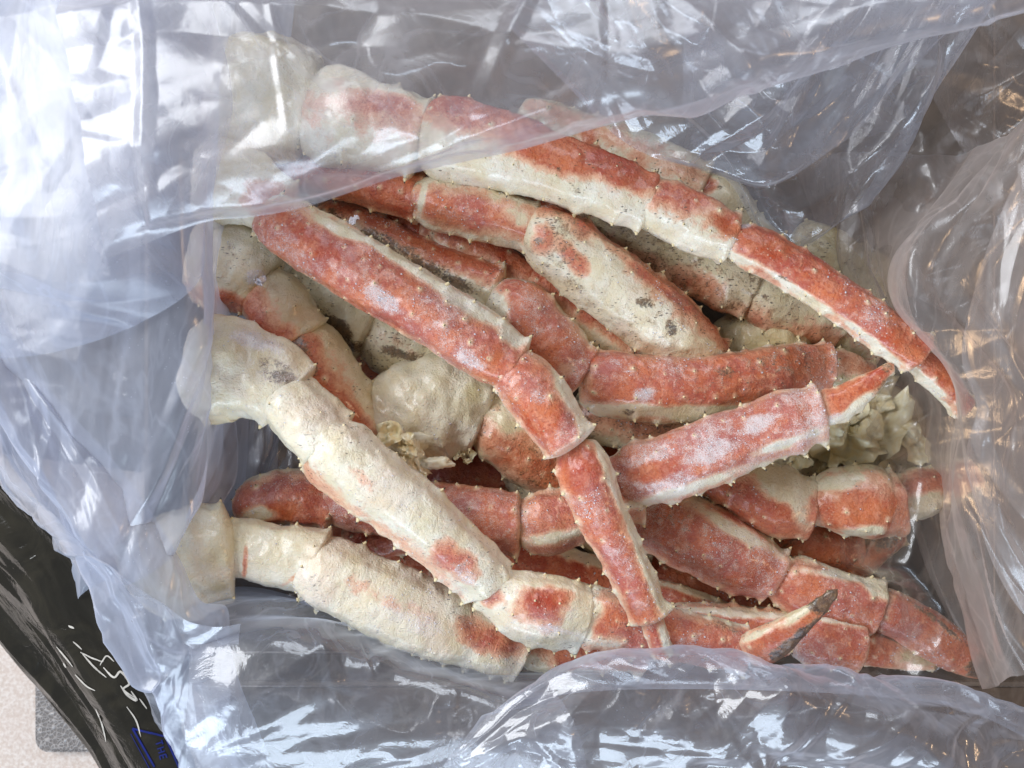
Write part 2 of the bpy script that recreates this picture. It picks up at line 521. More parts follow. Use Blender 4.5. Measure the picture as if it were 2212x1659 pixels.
    P = P + N * (d * keep)[..., None]
    # reference coordinates of every vertex
    fz = (CAM_H - P[..., 2]) / CAM_H
    px = P[..., 0] / (K * fz) + CX; py = CY - P[..., 1] / (K * fz)
    # paint
    v = np.tile(st, (nr, 1)); top = np.tile(ct, (nr, 1))
    rc, hw, ra = red
    tt = s / L
    rcs = rc + .22 * (fbm(np.stack([tt * 3, tt * 0, tt * 0 + seed], -1), seed + 2, 2) - .5)
    wob = (fbm(NP * 60, seed + 21) - .5) * .55
    ang = np.arctan2(v, top)                  # -pi..pi from the top
    rca = np.arcsin(np.clip(rcs, -1, 1))[:, None]
    hwa = math.pi * .5 * hw
    wob2 = (fbm(NP * 150, seed + 22) - .5) * .5 + (fbm(NP * 22, seed + 23) - .5) * .8
    r_ = sstep(-.75, .62, (hwa - np.abs(ang - rca)) * .9 + wob * 1.2 + wob2) * ra
    jb = (fbm(NP * 90, seed + 33) - .5) * .006
    if not tip and cuff:
        r_ = r_ * (1 - .75 * np.exp(-(np.clip(e[:, None] + jb, 0, 1) / .0045) ** 2))
    r_ = r_ * (1 - .6 * np.exp(-(np.clip(s[:, None] + jb, 0, 1) / .006) ** 2))
    dr = speck + (fbm(NP * 30, seed + 40) - .55) * .6 * (speck > 0)
    fr = frost + (fbm(NP * 35, seed + 60) - .5) * 1.0
    fr = fr * (.35 + .65 * sstep(-.3, .5, top)) * (1 if frost > 0 else 0)
    wm = np.full_like(r_, warm) + (fbm(NP * 25, seed + 80) - .5) * .3
    r_ = r_ * (1 - .75 * moundmask)
    for (x, y, rx, ry, an, kind, am) in patches:
        c_, s_ = math.cos(math.radians(an)), math.sin(math.radians(an))
        dx = px - x; dy = py - y
        uu = (dx * c_ + dy * s_) / rx; vv = (-dx * s_ + dy * c_) / ry
        rr = np.sqrt(uu ** 2 + vv ** 2) + (fbm(NP * 75, seed + 7) - .5) * 1.3
        g = sstep(1.55, .35, rr) * (top > -.3)
        if kind == 'red': r_ = r_ * (1 - g) + am * g
        elif kind == 'vivid': r_ = r_ * (1 - g) + 1.0 * g; fr = fr * (1 - g) - .6 * g; wm = wm * (1 - g) + am * g
        elif kind == 'cream': r_ = r_ * (1 - g * am)
        elif kind == 'dirt': dr = np.maximum(dr, am * g)
        elif kind == 'frost': fr = np.maximum(fr, 1.3 * am * g)
        elif kind == 'warm': wm = np.maximum(wm, am * g)
    base = np.array(parent.location)
    nv = nr * around
    V = np.vstack([(P - base).reshape(-1, 3), [ctr[0] - base], [ctr[-1] - base]])
    F = grid_faces(nr, around, True)
    i = np.arange(around); j = (i + 1) % around
    caps = np.vstack([np.stack([j, i, np.full(around, nv), np.full(around, nv)], 1)[:, :4]])
    o = new_mesh(name, V, F, M_SHELL, parent)
    ca = o.data.color_attributes.new('paint', 'FLOAT_COLOR', 'POINT')
    cols = np.zeros((len(V), 4), np.float32)
    cols[:nv, 0] = np.clip(r_, 0, 1).ravel(); cols[:nv, 1] = np.clip(dr * 1.25, 0, 1.6).ravel()
    cols[:nv, 2] = np.clip(fr, 0, 1.5).ravel(); cols[:nv, 3] = np.clip(wm, 0, 1).ravel()
    ca.data.foreach_set('color', cols.ravel())
    # spines as sub-parts
    for (x, a, size) in sp_list:
        if math.cos(a) < -.2: continue
        i0 = min(nr - 1, int(x / L * (nr - 1))); j0 = int(round((a % (2 * math.pi)) / (2 * math.pi) * around)) % around
        p = P[i0, j0]; nn = Vector(N[i0, j0])
        tdir = Vector(T[i0])
        zax = (nn + tdir * .35).normalized(); xax = tdir.cross(zax).normalized(); xax = zax.cross(xax) * -1
        yax = zax.cross(xax)
        so = bpy.data.objects.new('spine', SPINE)
        sc = .0023 * size * hs
        Mx = Matrix((xax, yax, zax)).transposed().to_4x4() @ Matrix.Diagonal((sc * .95, sc * .95, sc * 1.15, 1))
        Mx.translation = Vector(p) - nn * .0005 - Vector(base)
        so.parent = o
        so.matrix_basis = Mx
        COL.objects.link(so)
    # frost grains
    if ice > 0 and frost > .15:
        rs = np.random.RandomState(seed)
        wgt = (np.clip(fr + (fbm(NP * 110, seed + 71) - .5) * 1.4, 0, 1.3) ** 4 * (top > -.25) * (prof[:, None] > .6)).ravel()
        tot = wgt.sum()
        if tot > 0:
            n = int(min(1500, L * 1000 * 4.0 * ice * min(1.2, frost + .3)))
            idx = rs.choice(nv, n, p=wgt / tot)
            sz = .00018 + .00050 * rs.rand(n) ** 3
            sz[: n // 60] *= 1.8
            chips('frost', (P.reshape(-1, 3)[idx] + rs.normal(0, .0004, (n, 3)) - base), N.reshape(-1, 3)[idx], sz, M_ICE, o, seed)
    return o

def leg(label, segs, seed, name='crab_leg', cat='crab leg', z0=None):
    p = segs[0][0][0]
    root = empty(name, at(p[0], p[1], p[3]))
    tag(root, label, cat, GROUP)
    for k, (pts, kw) in enumerate(segs):
        kw = dict(kw)
        nm = kw.pop('name', 'leg_segment')
        tube(pts, nm, root, seed * 10 + k, **kw)
    LEGS.append(root)
    return root

RT = (-78, -30, 20, 74)

# A: the long red leg lying diagonally on top
leg('long frosted red leg lying diagonally on top of the pile, cream edged and spiny', [
 ([(438,398,170,-.035),(500,400,170,-.028),(560,425,140,-.022),(615,465,112,-.018)],
  dict(name='shoulder', cuff=False, red=(.5,.1,.2), frost=.25, flat=.8, spines=.5, speck=.05, patches=[(600,440,70,40,30,'red',.8)])),
 ([(565,462,100,-.014),(640,505,122,-.010),(740,565,130,-.006),(860,635,130,-.002),(980,708,132,0),(1060,762,130,0),(1125,802,104,0)],
  dict(red=(.22,.80,1), frost=.55, speck=.08, rows=(-70,-30,12,60),
   patches=[(650,500,60,14,40,'vivid',0),(668,530,12,30,-50,'vivid',.1),(722,548,10,26,-30,'vivid',0),(830,645,55,26,35,'frost',1.0),(1010,770,70,24,35,'frost',.9),(1000,655,90,14,32,'cream',.95),(1115,728,30,20,40,'cream',1),(870,565,110,9,30,'cream',1),(745,500,70,12,22,'cream',1)])),
 ([(1085,780,98,.002),(1135,828,112,.005),(1175,880,116,.008),(1210,930,108,.009),(1238,972,100,.010)],
  dict(red=(.18,.72,1), frost=.5, speck=.1, rows=(-72,-25,25,76),
   patches=[(1225,850,70,13,60,'cream',1),(1268,925,35,16,70,'cream',1),(1170,900,40,34,50,'vivid',.2),(1165,858,28,18,30,'frost',.6)])),
 ([(1243,952,88,.004),(1262,1010,98,.006),(1300,1110,94,.006),(1340,1190,86,.003),(1378,1270,80,0),(1410,1345,70,-.002)],
  dict(red=(.25,.70,1), frost=.4, speck=.06, rows=(-76,-20,30,78),
   patches=[(1300,975,30,12,70,'cream',1),(1325,1050,60,10,70,'cream',1),(1375,1165,90,9,68,'cream',1),(1415,1270,70,12,68,'cream',1),(1240,1010,30,46,0,'vivid',.1),(1350,1205,60,20,65,'frost',.5)])),
 ([(1405,1325,56,-.004),(1420,1372,44,-.006),(1436,1420,34,-.010)],
  dict(name='claw', red=(.3,.5,1), frost=.3, speck=.05, rows=(-60,74), patches=[(1440,1385,40,11,70,'cream',1)], tip=False)),
], 1)

# B: the big leg along the top
leg('longest leg, red above and cream below, running from the upper left to the right edge', [
 ([(466,200,190,-.038),(520,205,230,-.034),(600,215,230,-.032),(690,235,196,-.032)],
  dict(name='shoulder', cuff=False, red=(0,0,0), frost=.35, flat=.75, spines=.2, speck=0, warm=.2)),
 ([(650,240,170,-.031),(740,255,190,-.030),(800,270,165,-.030),(880,290,160,-.028),(930,305,150,-.027)],
  dict(red=(.0,.2,.7), frost=.2, flat=.85, patches=[(830,225,70,26,10,'red',.9)], spines=.5, speck=.15)),
 ([(905,295,150,-.027),(990,308,165,-.024),(1100,332,150,-.020),(1200,366,130,-.018),(1300,400,124,-.016),(1370,428,116,-.015),(1412,444,96,-.016)],
  dict(red=(-.80,.52,1), frost=.15, speck=.30, rows=(-78,-30,18,76),
   patches=[(1240,345,120,34,14,'vivid',.35),(1350,380,60,26,20,'vivid',.3),(1180,420,160,22,14,'cream',1),(1240,412,15,9,0,'dirt',.95),(1207,366,8,4,0,'dirt',1)])),
 ([(1375,425,96,-.014),(1440,455,108,-.012),(1510,490,112,-.010),(1565,513,96,-.009),(1592,524,82,-.009)],
  dict(red=(-.55,.42,.9), frost=.3, speck=.2, patches=[(1430,480,50,26,20,'cream',.9),(1330,470,40,20,0,'frost',.6),(1560,540,40,18,20,'cream',.9),(1570,488,30,16,20,'vivid',.5)])),
 ([(1575,518,72,-.006),(1620,535,84,-.005),(1700,577,84,-.003),(1800,640,82,0),(1900,710,84,.002),(1960,752,80,.002),(1990,778,66,.001)],
  dict(red=(-.2,.85,1), frost=.42, speck=.1, rows=(-80,-25,60,80), spines=1.1,
   patches=[(1640,522,62,26,25,'vivid',.35),(1950,748,40,27,30,'vivid',.25),(1720,625,130,9,33,'cream',1),(1880,735,120,8,38,'cream',.9),(1600,560,40,10,25,'cream',1),(1610,485,20,9,0,'frost',1),(1855,742,60,5,36,'dirt',.9),(1690,600,26,5,30,'dirt',.9)])),
 ([(1962,770,56,-.002),(2000,792,62,-.004),(2045,835,58,-.008),(2085,890,44,-.014)],
  dict(red=(-.2,.7,1), frost=.3, speck=.25, rows=(-80,30,80), patches=[(2000,820,60,8,40,'cream',1),(2040,815,18,28,-40,'vivid',.3)])),
], 2)

# C: second leg, fat speckled cream segment
leg('leg with a fat cream segment freckled dark brown, just below the longest leg', [
 ([(570,372,60,-.050),(660,378,80,-.045),(760,392,92,-.042),(840,410,96,-.040),(925,432,96,-.038)],
  dict(red=(0,1,1), frost=.2, speck=.0)),
 ([(888,425,86,-.034),(960,440,104,-.031),(1050,462,110,-.028),(1110,480,98,-.027),(1165,497,88,-.028)],
  dict(red=(.15,.45,1), frost=.35, speck=.22, patches=[(980,455,100,32,8,'red',1),(1130,470,34,24,20,'cream',.8),(912,430,9,40,12,'cream',1),(1040,400,100,10,14,'dirt',.62)])),
 ([(1140,485,98,-.026),(1180,505,124,-.025),(1270,575,142,-.028),(1370,650,148,-.034),(1455,715,132,-.042),(1520,765,100,-.052),(1545,790,76,-.06)],
  dict(red=(-.95,.36,1), frost=.22, speck=.50, rows=(-82,-20,50,80), warm=.12,
   patches=[(1175,515,26,36,0,'red',.9),(1230,545,60,22,45,'red',.8),(1165,520,20,9,30,'dirt',1),(1390,655,34,14,10,'dirt',1.05),(1452,712,15,22,0,'dirt',1.15),(1400,600,80,9,40,'red',.9),(1250,510,70,12,35,'dirt',.6)])),
], 3)

# D: slim leg behind
leg('slim orange and cream leg showing between the fat freckled segment and the thick bent leg', [
 ([(690,425,50,-.075),(770,445,62,-.070),(850,480,64,-.066),(935,528,60,-.062)], dict(red=(-.2,1,1), frost=.1, speck=.2)),
 ([(905,500,60,-.060),(960,508,76,-.058),(1040,546,82,-.056),(1120,602,82,-.055),(1150,625,70,-.055)],
  dict(red=(-.75,.62,1), frost=.1, speck=.15, patches=[(960,545,70,16,30,'cream',1)])),
 ([(1125,610,76,-.052),(1200,650,96,-.050),(1290,702,98,-.050),(1370,748,84,-.052),(1450,795,60,-.056)],
  dict(red=(-.80,.72,1), frost=.15, speck=.15, rows=(-80,-25,10,75), patches=[(1260,730,120,22,33,'cream',1),(1240,715,30,12,35,'red',.55)])),
], 4)

# E: dirty slim + big red merus
leg('leg with a mud stained slim part, bent into a thick red segment pointing right', [
 ([(690,448,50,-.064),(770,482,66,-.058),(860,530,74,-.052),(960,580,78,-.046),(1040,610,84,-.042),(1085,628,80,-.040)],
  dict(red=(-.7,.62,.9), frost=.3, speck=.35, warm=.3, patches=[(830,520,90,16,30,'dirt',1.05),(940,590,90,16,25,'dirt',1.1),(1000,615,60,12,20,'cream',.9),(720,462,30,16,0,'dirt',.9)])),
 ([(1062,632,96,-.034),(1110,665,128,-.032),(1165,725,140,-.032),(1215,785,140,-.033),(1262,822,116,-.034)],
  dict(red=(.0,.78,1), frost=.5, speck=.2, rows=(-75,-20,25,70), patches=[(1068,655,26,34,-20,'cream',1),(1150,700,60,30,45,'frost',.55),(1225,800,20,16,0,'cream',.5)])),
 ([(1252,815,100,-.034),(1290,822,122,-.034),(1400,836,136,-.036),(1520,834,136,-.038),(1630,816,126,-.044),(1720,800,112,-.052),(1790,796,96,-.058)],
  dict(red=(.0,.80,1), frost=.5, speck=.30, rows=(-82,-30,25,70),
   patches=[(1440,888,170,14,2,'cream',1),(1620,880,120,14,-10,'cream',.9),(1570,805,32,20,10,'dirt',.85),(1395,850,30,18,0,'frost',1),(1360,890,14,7,0,'dirt',1),(1270,770,16,14,0,'vivid',.4),(1340,790,60,14,35,'frost',.7),(1660,790,60,30,0,'dirt',.55),(1780,800,60,50,0,'warm',.9)])),
 ([(1765,798,84,-.062),(1820,808,86,-.066),(1880,832,70,-.070)], dict(red=(-.5,.5,.7), frost=.1, warm=.9, spines=.3, speck=.2)),
], 5)

# G: second shoulder from top on the left
leg('cream leg with an orange stripe stained dark, running down from the left bag wall', [
 ([(432,566,150,-.052),(475,575,170,-.046),(530,590,160,-.042),(585,625,110,-.040)],
  dict(name='shoulder', cuff=False, red=(.9,.22,.6), frost=.45, flat=.8, spines=.3, speck=.25, warm=.3, patches=[(565,608,10,14,0,'dirt',.85),(560,600,26,22,0,'frost',.9),(500,545,40,14,10,'dirt',.7),(500,650,60,18,20,'red',.9)])),
 ([(545,615,104,-.040),(590,655,118,-.038),(625,705,120,-.038),(650,745,108,-.039)],
  dict(red=(.65,.42,1), frost=.1, speck=.25, warm=.25, rim=.8)),
 ([(628,715,112,-.040),(668,765,126,-.041),(715,830,122,-.044),(765,895,108,-.050),(812,960,88,-.058),(835,990,60,-.06)],
  dict(red=(.50,.62,1), frost=.12, speck=.2, warm=.25, rows=(-82,-40,0,80), patches=[(645,750,46,30,50,'dirt',1.05),(672,800,20,24,0,'dirt',.9),(770,930,50,30,50,'vivid',.5)])),
], 6)

# H
leg('mud stained cream leg with a small stub spur, crossing under the long diagonal leg', [
 ([(640,590,96,-.080),(700,640,130,-.076),(760,690,140,-.073),(815,722,124,-.072)],
  dict(name='shoulder', cuff=False, red=(0,.0,0), frost=.1, speck=.35, warm=.35, spines=.2, patches=[(725,705,60,26,38,'dirt',1.5),(770,745,30,14,20,'dirt',1.0),(700,600,60,20,20,'cream',1)])),
 ([(785,705,110,-.072),(850,740,130,-.072),(920,775,122,-.075),(1000,810,104,-.080),(1090,850,90,-.085)],
  dict(red=(0,.1,.3), frost=.1, speck=.55, warm=.4, patches=[(870,765,46,18,20,'dirt',1.3),(940,790,50,16,30,'dirt',1.2)])),
], 7)
tube([(632,604,26,-.060),(650,598,22,-.062),(690,606,22,-.068)], 'spur', LEGS[-1], 777, red=(0,0,0), frost=0, speck=.5, warm=.6, spines=0, patches=[(634,600,9,6,0,'dirt',1)])

# I
leg('long cream leg with orange blotches near its end and a thin black pointed claw', [
 ([(432,806,180,-.020),(465,804,192,-.014),(520,805,190,-.010),(590,830,160,-.008),(640,868,120,-.008)],
  dict(name='shoulder', cuff=False, red=(0,0,0), frost=.5, flat=.8, spines=.15, speck=.2, warm=.18, patches=[(590,800,60,26,30,'dirt',.8),(605,815,34,20,20,'dirt',1.1),(560,740,60,20,15,'frost',1)])),
 ([(590,840,120,-.006),(640,880,132,-.004),(690,935,140,-.002),(720,965,126,-.002)],
  dict(red=(0,.0,.0), frost=.3, speck=.35, spines=.4, rim=.8)),
 ([(690,935,126,-.001),(735,985,146,.001),(820,1055,140,.002),(900,1115,134,.001),(980,1185,126,-.003),(1035,1238,116,-.008),(1062,1270,94,-.012)],
  dict(red=(.95,.15,.6), frost=.36, speck=.40, spines=.55, rows=(-84,-50,82,76), patches=[(985,1215,46,36,45,'red',.95),(1000,1240,30,20,40,'frost',.8),(780,1030,50,16,40,'red',.32),(880,1010,60,10,35,'frost',.6)])),
 ([(1040,1255,88,-.010),(1085,1282,104,-.010),(1130,1302,128,-.010),(1190,1318,138,-.011),(1255,1330,124,-.014),(1276,1334,112,-.015)],
  dict(red=(0,.0,0), frost=.35, speck=.28, rim=.3, cuff=False, rows=(-82,-25,20,80), patches=[(1060,1285,30,24,20,'red',.9),(1165,1310,62,44,10,'red',1),(1190,1290,40,20,0,'vivid',.0),(1195,1360,60,10,10,'frost',.9)])),
 ([(1245,1328,116,-.0145),(1320,1338,120,-.0165),(1400,1356,108,-.022),(1500,1378,96,-.026),(1580,1392,90,-.028),(1625,1398,80,-.028)],
  dict(red=(.05,.80,1), frost=.5, speck=.30, rows=(-78,-20,30,74), cuff=False, patches=[(1270,1310,26,70,10,'cream',.8),(1300,1385,60,20,10,'cream',.7),(1580,1358,60,12,14,'dirt',.7),(1500,1375,50,30,10,'frost',.55)])),
 ([(1612,1408,76,-.022),(1660,1388,86,-.012),(1710,1355,66,-.002),(1760,1318,42,.006),(1810,1272,6,.010)],
  dict(name='claw', tip=True, red=(.0,.8,1), frost=.12, speck=.35, warm=.5, spines=.3, flat=.7,
   patches=[(1790,1292,52,34,-38,'dirt',1.6),(1725,1380,90,18,-38,'dirt',1.5),(1740,1335,26,22,-38,'dirt',.7),(1725,1325,46,13,-38,'cream',1),(1640,1368,40,9,-25,'cream',1)])),
], 8)

# J
leg('frosted white leg nearest the bottom edge, its shoulder under the plastic at lower left', [
 ([(300,1262,130,-.040),(360,1228,190,-.034),(430,1200,200,-.034),(490,1188,166,-.038),(512,1185,130,-.040)],
  dict(name='shoulder', cuff=False, red=(0,0,0), frost=.2, flat=.8, spines=.1, speck=.06, warm=.12, patches=[(470,1265,26,14,0,'warm',1)], rim=.5)),
 ([(478,1178,110,-.042),(540,1185,112,-.039),(600,1200,112,-.037),(660,1205,116,-.036),(700,1220,124,-.036)],
  dict(red=(0,0,0), frost=.3, spines=.3, speck=.04, patches=[(530,1205,5,40,5,'red',.7),(640,1245,60,6,-35,'red',.5)])),
 ([(650,1210,124,-.036),(720,1240,142,-.034),(810,1285,150,-.034),(900,1325,146,-.036),(1000,1362,136,-.040),(1080,1392,124,-.044),(1135,1415,96,-.048)],
  dict(red=(0,0,0), frost=.5, speck=.25, rows=(-84,84,80), patches=[(1050,1375,80,36,15,'red',.85),(850,1300,110,26,25,'red',.36),(900,1340,120,30,20,'frost',.8)])),
 ([(1125,1412,80,-.052),(1200,1405,88,-.056),(1300,1405,84,-.06),(1400,1420,70,-.066)],
  dict(red=(-.2,.6,.9), frost=.2, speck=.1, patches=[(1160,1430,30,30,0,'cream',.8)])),
], 9)
# opened plate hanging under the shoulder of J
# K
leg('frost covered red leg with an open red claw pointing to the upper right', [
 ([(520,1105,60,-.070),(555,1090,104,-.064),(620,1075,114,-.060),(700,1085,104,-.058),(740,1100,90,-.058)],
  dict(red=(.1,.8,1), frost=.5, speck=.2, patches=[(550,1115,60,20,-20,'cream',.9),(600,1090,40,16,30,'vivid',.4)])),
 ([(700,1080,96,-.056),(800,1085,112,-.050),(900,1105,122,-.044),(990,1120,126,-.039),(1080,1128,126,-.036),(1135,1130,106,-.035)],
  dict(red=(0,.9,1), frost=.75, speck=.1, rows=(-82,-30,20,80))),
 ([(1115,1128,104,-.034),(1180,1125,116,-.032),(1260,1100,104,-.030),(1340,1078,100,-.028),(1392,1065,80,-.028)],
  dict(red=(-.05,.75,.9), frost=.6, speck=.06, rows=(-80,-30,30,80), patches=[(1200,1160,90,14,-12,'cream',.9),(1370,1090,50,16,-15,'cream',.9)])),
 ([(1300,1010,40,-.026),(1345,1020,106,-.024),(1420,1012,128,-.020),(1510,982,130,-.016),(1610,942,126,-.012),(1710,905,122,-.008),(1785,885,100,-.006)],
  dict(red=(-.1,.82,1), frost=.75, speck=.06, rows=(-82,-40,80,76), rim=1.6, patches=[(1500,1050,150,14,-18,'cream',1),(1430,1010,60,18,-14,'vivid',.35),(1540,975,90,26,-20,'frost',1),(1700,955,90,12,-20,'cream',1),(1640,915,60,20,-20,'frost',1)])),
 ([(1770,885,78,-.004),(1815,872,76,-.002),(1870,835,56,0),(1905,806,28,.002),(1932,783,5,.003)],
  dict(name='claw', tip=True, red=(-.3,.62,1), frost=-.1, speck=.15, rows=(-70,60,80), spines=1.2, warm=0,
   patches=[(1850,850,60,22,-38,'vivid',0),(1850,880,70,13,-38,'cream',1),(1900,835,30,10,-38,'dirt',.75),(1915,798,16,12,-38,'dirt',.8),(1800,905,30,12,-20,'frost',.9)])),
], 10)

# L
leg('clean orange and cream leg with a waisted joint, running under the plastic at the right', [
 ([(1480,1010,60,-.062),(1550,1030,84,-.060),(1620,1055,118,-.058),(1690,1085,136,-.056),(1740,1095,110,-.056),(1762,1098,92,-.056)],
  dict(red=(.55,.62,1), frost=.25, speck=.1, warm=.3, rows=(-80,30,60,84), patches=[(1690,1050,60,40,20,'cream',1),(1730,1110,20,40,-20,'cream',.8)])),
 ([(1738,1098,86,-.055),(1790,1085,116,-.054),(1860,1084,148,-.053),(1905,1088,150,-.053),(1945,1082,120,-.054)],
  dict(red=(.15,.62,1), frost=.2, speck=.1, warm=.4, rows=(-80,10,35,84), spines=.9, rim=1.6, patches=[(1800,1045,60,14,-10,'cream',1),(1860,1150,80,12,-6,'cream',1)])),
 ([(1925,1078,84,-.056),(1975,1070,96,-.058),(2040,1052,84,-.062),(2110,1030,70,-.066)],
  dict(red=(-.5,.45,1), frost=.15, speck=.1, warm=.4, patches=[(1985,1095,60,20,-20,'cream',1),(2000,1045,60,12,-14,'red',1)])),
], 11)

# M
leg('dark red frosted leg with its tip wedged in the lower right corner of the bag', [
 ([(1290,1080,80,-.078),(1350,1085,116,-.072),(1420,1115,136,-.066),(1510,1158,146,-.062),(1600,1205,132,-.060),(1660,1238,104,-.060),(1685,1252,84,-.060)],
  dict(red=(.2,.8,1), frost=.62, speck=.25, rows=(-80,-30,30,78), patches=[(1600,1150,130,14,30,'cream',.9),(1430,1110,50,20,20,'dirt',.6)])),
 ([(1660,1240,86,-.060),(1720,1262,106,-.059),(1800,1288,108,-.058),(1870,1302,104,-.058),(1905,1312,92,-.058)],
  dict(red=(.1,.8,1), frost=.42, speck=.15, warm=.2, rows=(-80,-20,30,78), patches=[(1800,1240,80,10,8,'cream',1),(1900,1275,40,14,30,'cream',.8)])),
 ([(1885,1302,86,-.057),(1940,1330,104,-.056),(2010,1372,100,-.056),(2070,1412,84,-.058),(2120,1440,56,-.062),(2148,1455,20,-.064)],
  dict(name='claw', tip=True, red=(.15,.9,1), frost=.4, speck=.2, warm=.1, rows=(-60,20,60), spines=.5, patches=[(2125,1445,34,40,30,'dirt',1.4),(2060,1370,70,8,42,'dirt',1.1),(2010,1335,30,16,45,'vivid',.3),(2000,1325,50,6,38,'dirt',.9),(2090,1420,40,26,30,'vivid',.1),(2130,1430,24,24,30,'dirt',.7)])),
], 12)

# N
leg('dull red leg with cream upper edge, just below the frosted red leg in the middle', [
 ([(1040,1190,80,-.092),(1110,1205,100,-.088),(1200,1235,106,-.086),(1300,1268,100,-.084),(1370,1290,84,-.083)],
  dict(red=(.1,.8,1), frost=.35, speck=.3, patches=[(1230,1195,140,10,18,'cream',1)])),
 ([(1350,1285,76,-.082),(1440,1300,82,-.080),(1540,1330,76,-.080),(1650,1362,50,-.082),(1680,1370,20,-.083)],
  dict(tip=True, name='claw', red=(.1,.8,1), frost=.3, speck=.15, patches=[(1500,1280,120,8,14,'cream',1)])),
], 13)

# O
leg('red leg with a yellow brown tip lying along the bottom fold behind the black claw', [
 ([(1400,1355,60,-.070),(1480,1345,84,-.066),(1600,1356,92,-.062),(1680,1362,90,-.060),(1720,1372,80,-.060)],
  dict(red=(.1,.8,1), frost=.3, speck=.08, rows=(-84,-60,30), spines=1.3, patches=[(1560,1322,150,9,4,'cream',1)])),
 ([(1700,1375,90,-.058),(1760,1378,108,-.056),(1830,1392,100,-.056),(1862,1398,84,-.057)],
  dict(red=(.1,.8,1), frost=.75, speck=.08, patches=[(1800,1335,60,12,12,'cream',1)])),
 ([(1845,1396,76,-.057),(1900,1408,66,-.058),(1970,1425,42,-.062),(2030,1440,10,-.066)],
  dict(name='claw', tip=True, red=(.1,.7,1), frost=.25, speck=.15, warm=.4, spines=.4, patches=[(1995,1428,60,24,10,'warm',1),(1995,1428,60,24,10,'cream',.8),(2030,1440,20,20,0,'dirt',1)])),
], 14)

# P
leg('deep red leg mostly hidden beneath the frosted dark red leg at the lower right', [
 ([(1300,1215,60,-.112),(1420,1245,74,-.108),(1560,1290,84,-.104),(1700,1330,84,-.100)], dict(red=(0,.9,1), frost=.2, speck=.15, warm=.2)),
 ([(1680,1325,76,-.100),(1780,1350,92,-.094),(1900,1375,84,-.090),(1985,1395,50,-.090)], dict(red=(0,.85,1), frost=.2, speck=.15, warm=.3)),
], 15)

# Q
leg('short leg stub with a swollen cream knob and torn frayed meat, in the middle left', [
 ([(845,975,120,-.074),(885,915,190,-.064),(950,880,205,-.058),(1020,880,176,-.056),(1062,892,140,-.056)],
  dict(name='shoulder', cuff=False, red=(0,0,0), frost=.35, flat=.85, spines=.15, speck=.15, warm=.3, lump=1.3, patches=[(1020,850,30,20,20,'warm',1),(1040,870,16,40,0,'dirt',.55),(1000,930,60,40,0,'frost',.4)])),
 ([(1030,885,130,-.058),(1085,915,146,-.060),(1135,960,136,-.064),(1180,1005,124,-.068),(1235,1050,100,-.074),(1290,1090,80,-.08)],
  dict(red=(.1,.5,.9), frost=.15, speck=.45, warm=.5, patches=[(1090,900,60,50,0,'cream',.8),(1140,975,60,26,40,'dirt',.62)])),
], 16)
lumps(26, 868, 985, -.036, 27, 66, 4, LEGS[-1], 'torn_meat', M_MEAT)
plates(6, 860, 975, -.028, 30, 60, 24, LEGS[-1], 'torn_shell', M_FLAKE, .5)
plates(6, 1000, 985, -.052, 12, 44, 14, LEGS[-1], 'torn_shell', M_FLAKE)

# R, S dark ones below
leg('dim brownish red leg deep in the gap left of the frayed cream knob', [
 ([(700,830,60,-.112),(780,820,110,-.110),(850,830,130,-.108),(910,870,110,-.110)], dict(red=(0,.8,.9), frost=.15, speck=.4, warm=.3, lump=1.5)),
], 17)
leg('deep red leg in shadow between the frayed knob and the crossing red leg', [
 ([(740,1180,80,-.112),(850,1150,90,-.112),(960,1070,110,-.110),(1040,1010,120,-.110),(1130,960,110,-.115)], dict(red=(0,1,1), frost=.05, speck=.1)),
 ([(1070,990,50,-.105),(1115,1030,60,-.100),(1180,1090,56,-.096),(1280,1160,60,-.095),(1400,1230,60,-.1)], dict(red=(0,.0,0), frost=0, speck=.5, warm=.4)),
], 18)

# T
leg('mottled yellow cream leg behind the longest leg, brown speckled with an orange lower side', [
 ([(1150,425,70,-.090),(1260,452,92,-.086),(1350,498,116,-.072),(1440,535,128,-.066),(1530,570,134,-.062),(1600,605,134,-.061),(1640,622,120,-.061)],
  dict(red=(.98,.20,.8), frost=.1, speck=.62, warm=.6, patches=[(1330,480,50,20,20,'dirt',.7),(1480,570,30,12,10,'dirt',.7)])),
 ([(1610,612,116,-.061),(1680,640,134,-.062),(1750,665,122,-.066),(1810,700,90,-.078)],
  dict(red=(.9,.28,.8), frost=.1, speck=.5, warm=.65, patches=[(1650,640,9,9,0,'dirt',1)])),
 ([(1780,690,90,-.080),(1840,730,86,-.084),(1900,770,50,-.088)], dict(red=(.0,.3,.5), frost=.2, speck=.2, warm=.5, spines=.2, lump=1.6)),
], 19)

# U
leg('cream leg with a small red patch half hidden under the hanging plastic tongue', [
 ([(1120,240,70,-.100),(1230,290,100,-.096),(1350,340,124,-.092),(1440,385,130,-.089),(1520,425,118,-.088)],
  dict(red=(-.3,.2,.6), frost=.1, speck=.3, warm=.3, patches=[(1270,300,40,16,70,'red',.9),(1380,350,20,40,0,'red',.6)])),
 ([(1500,410,110,-.086),(1560,450,112,-.085),(1610,500,92,-.086),(1680,560,80,-.090),(1760,600,70,-.095)],
  dict(red=(0,.0,0), frost=.1, speck=.3, warm=.35, patches=[(1525,400,30,20,30,'red',.9),(1556,405,9,7,0,'dirt',1)])),
], 20)

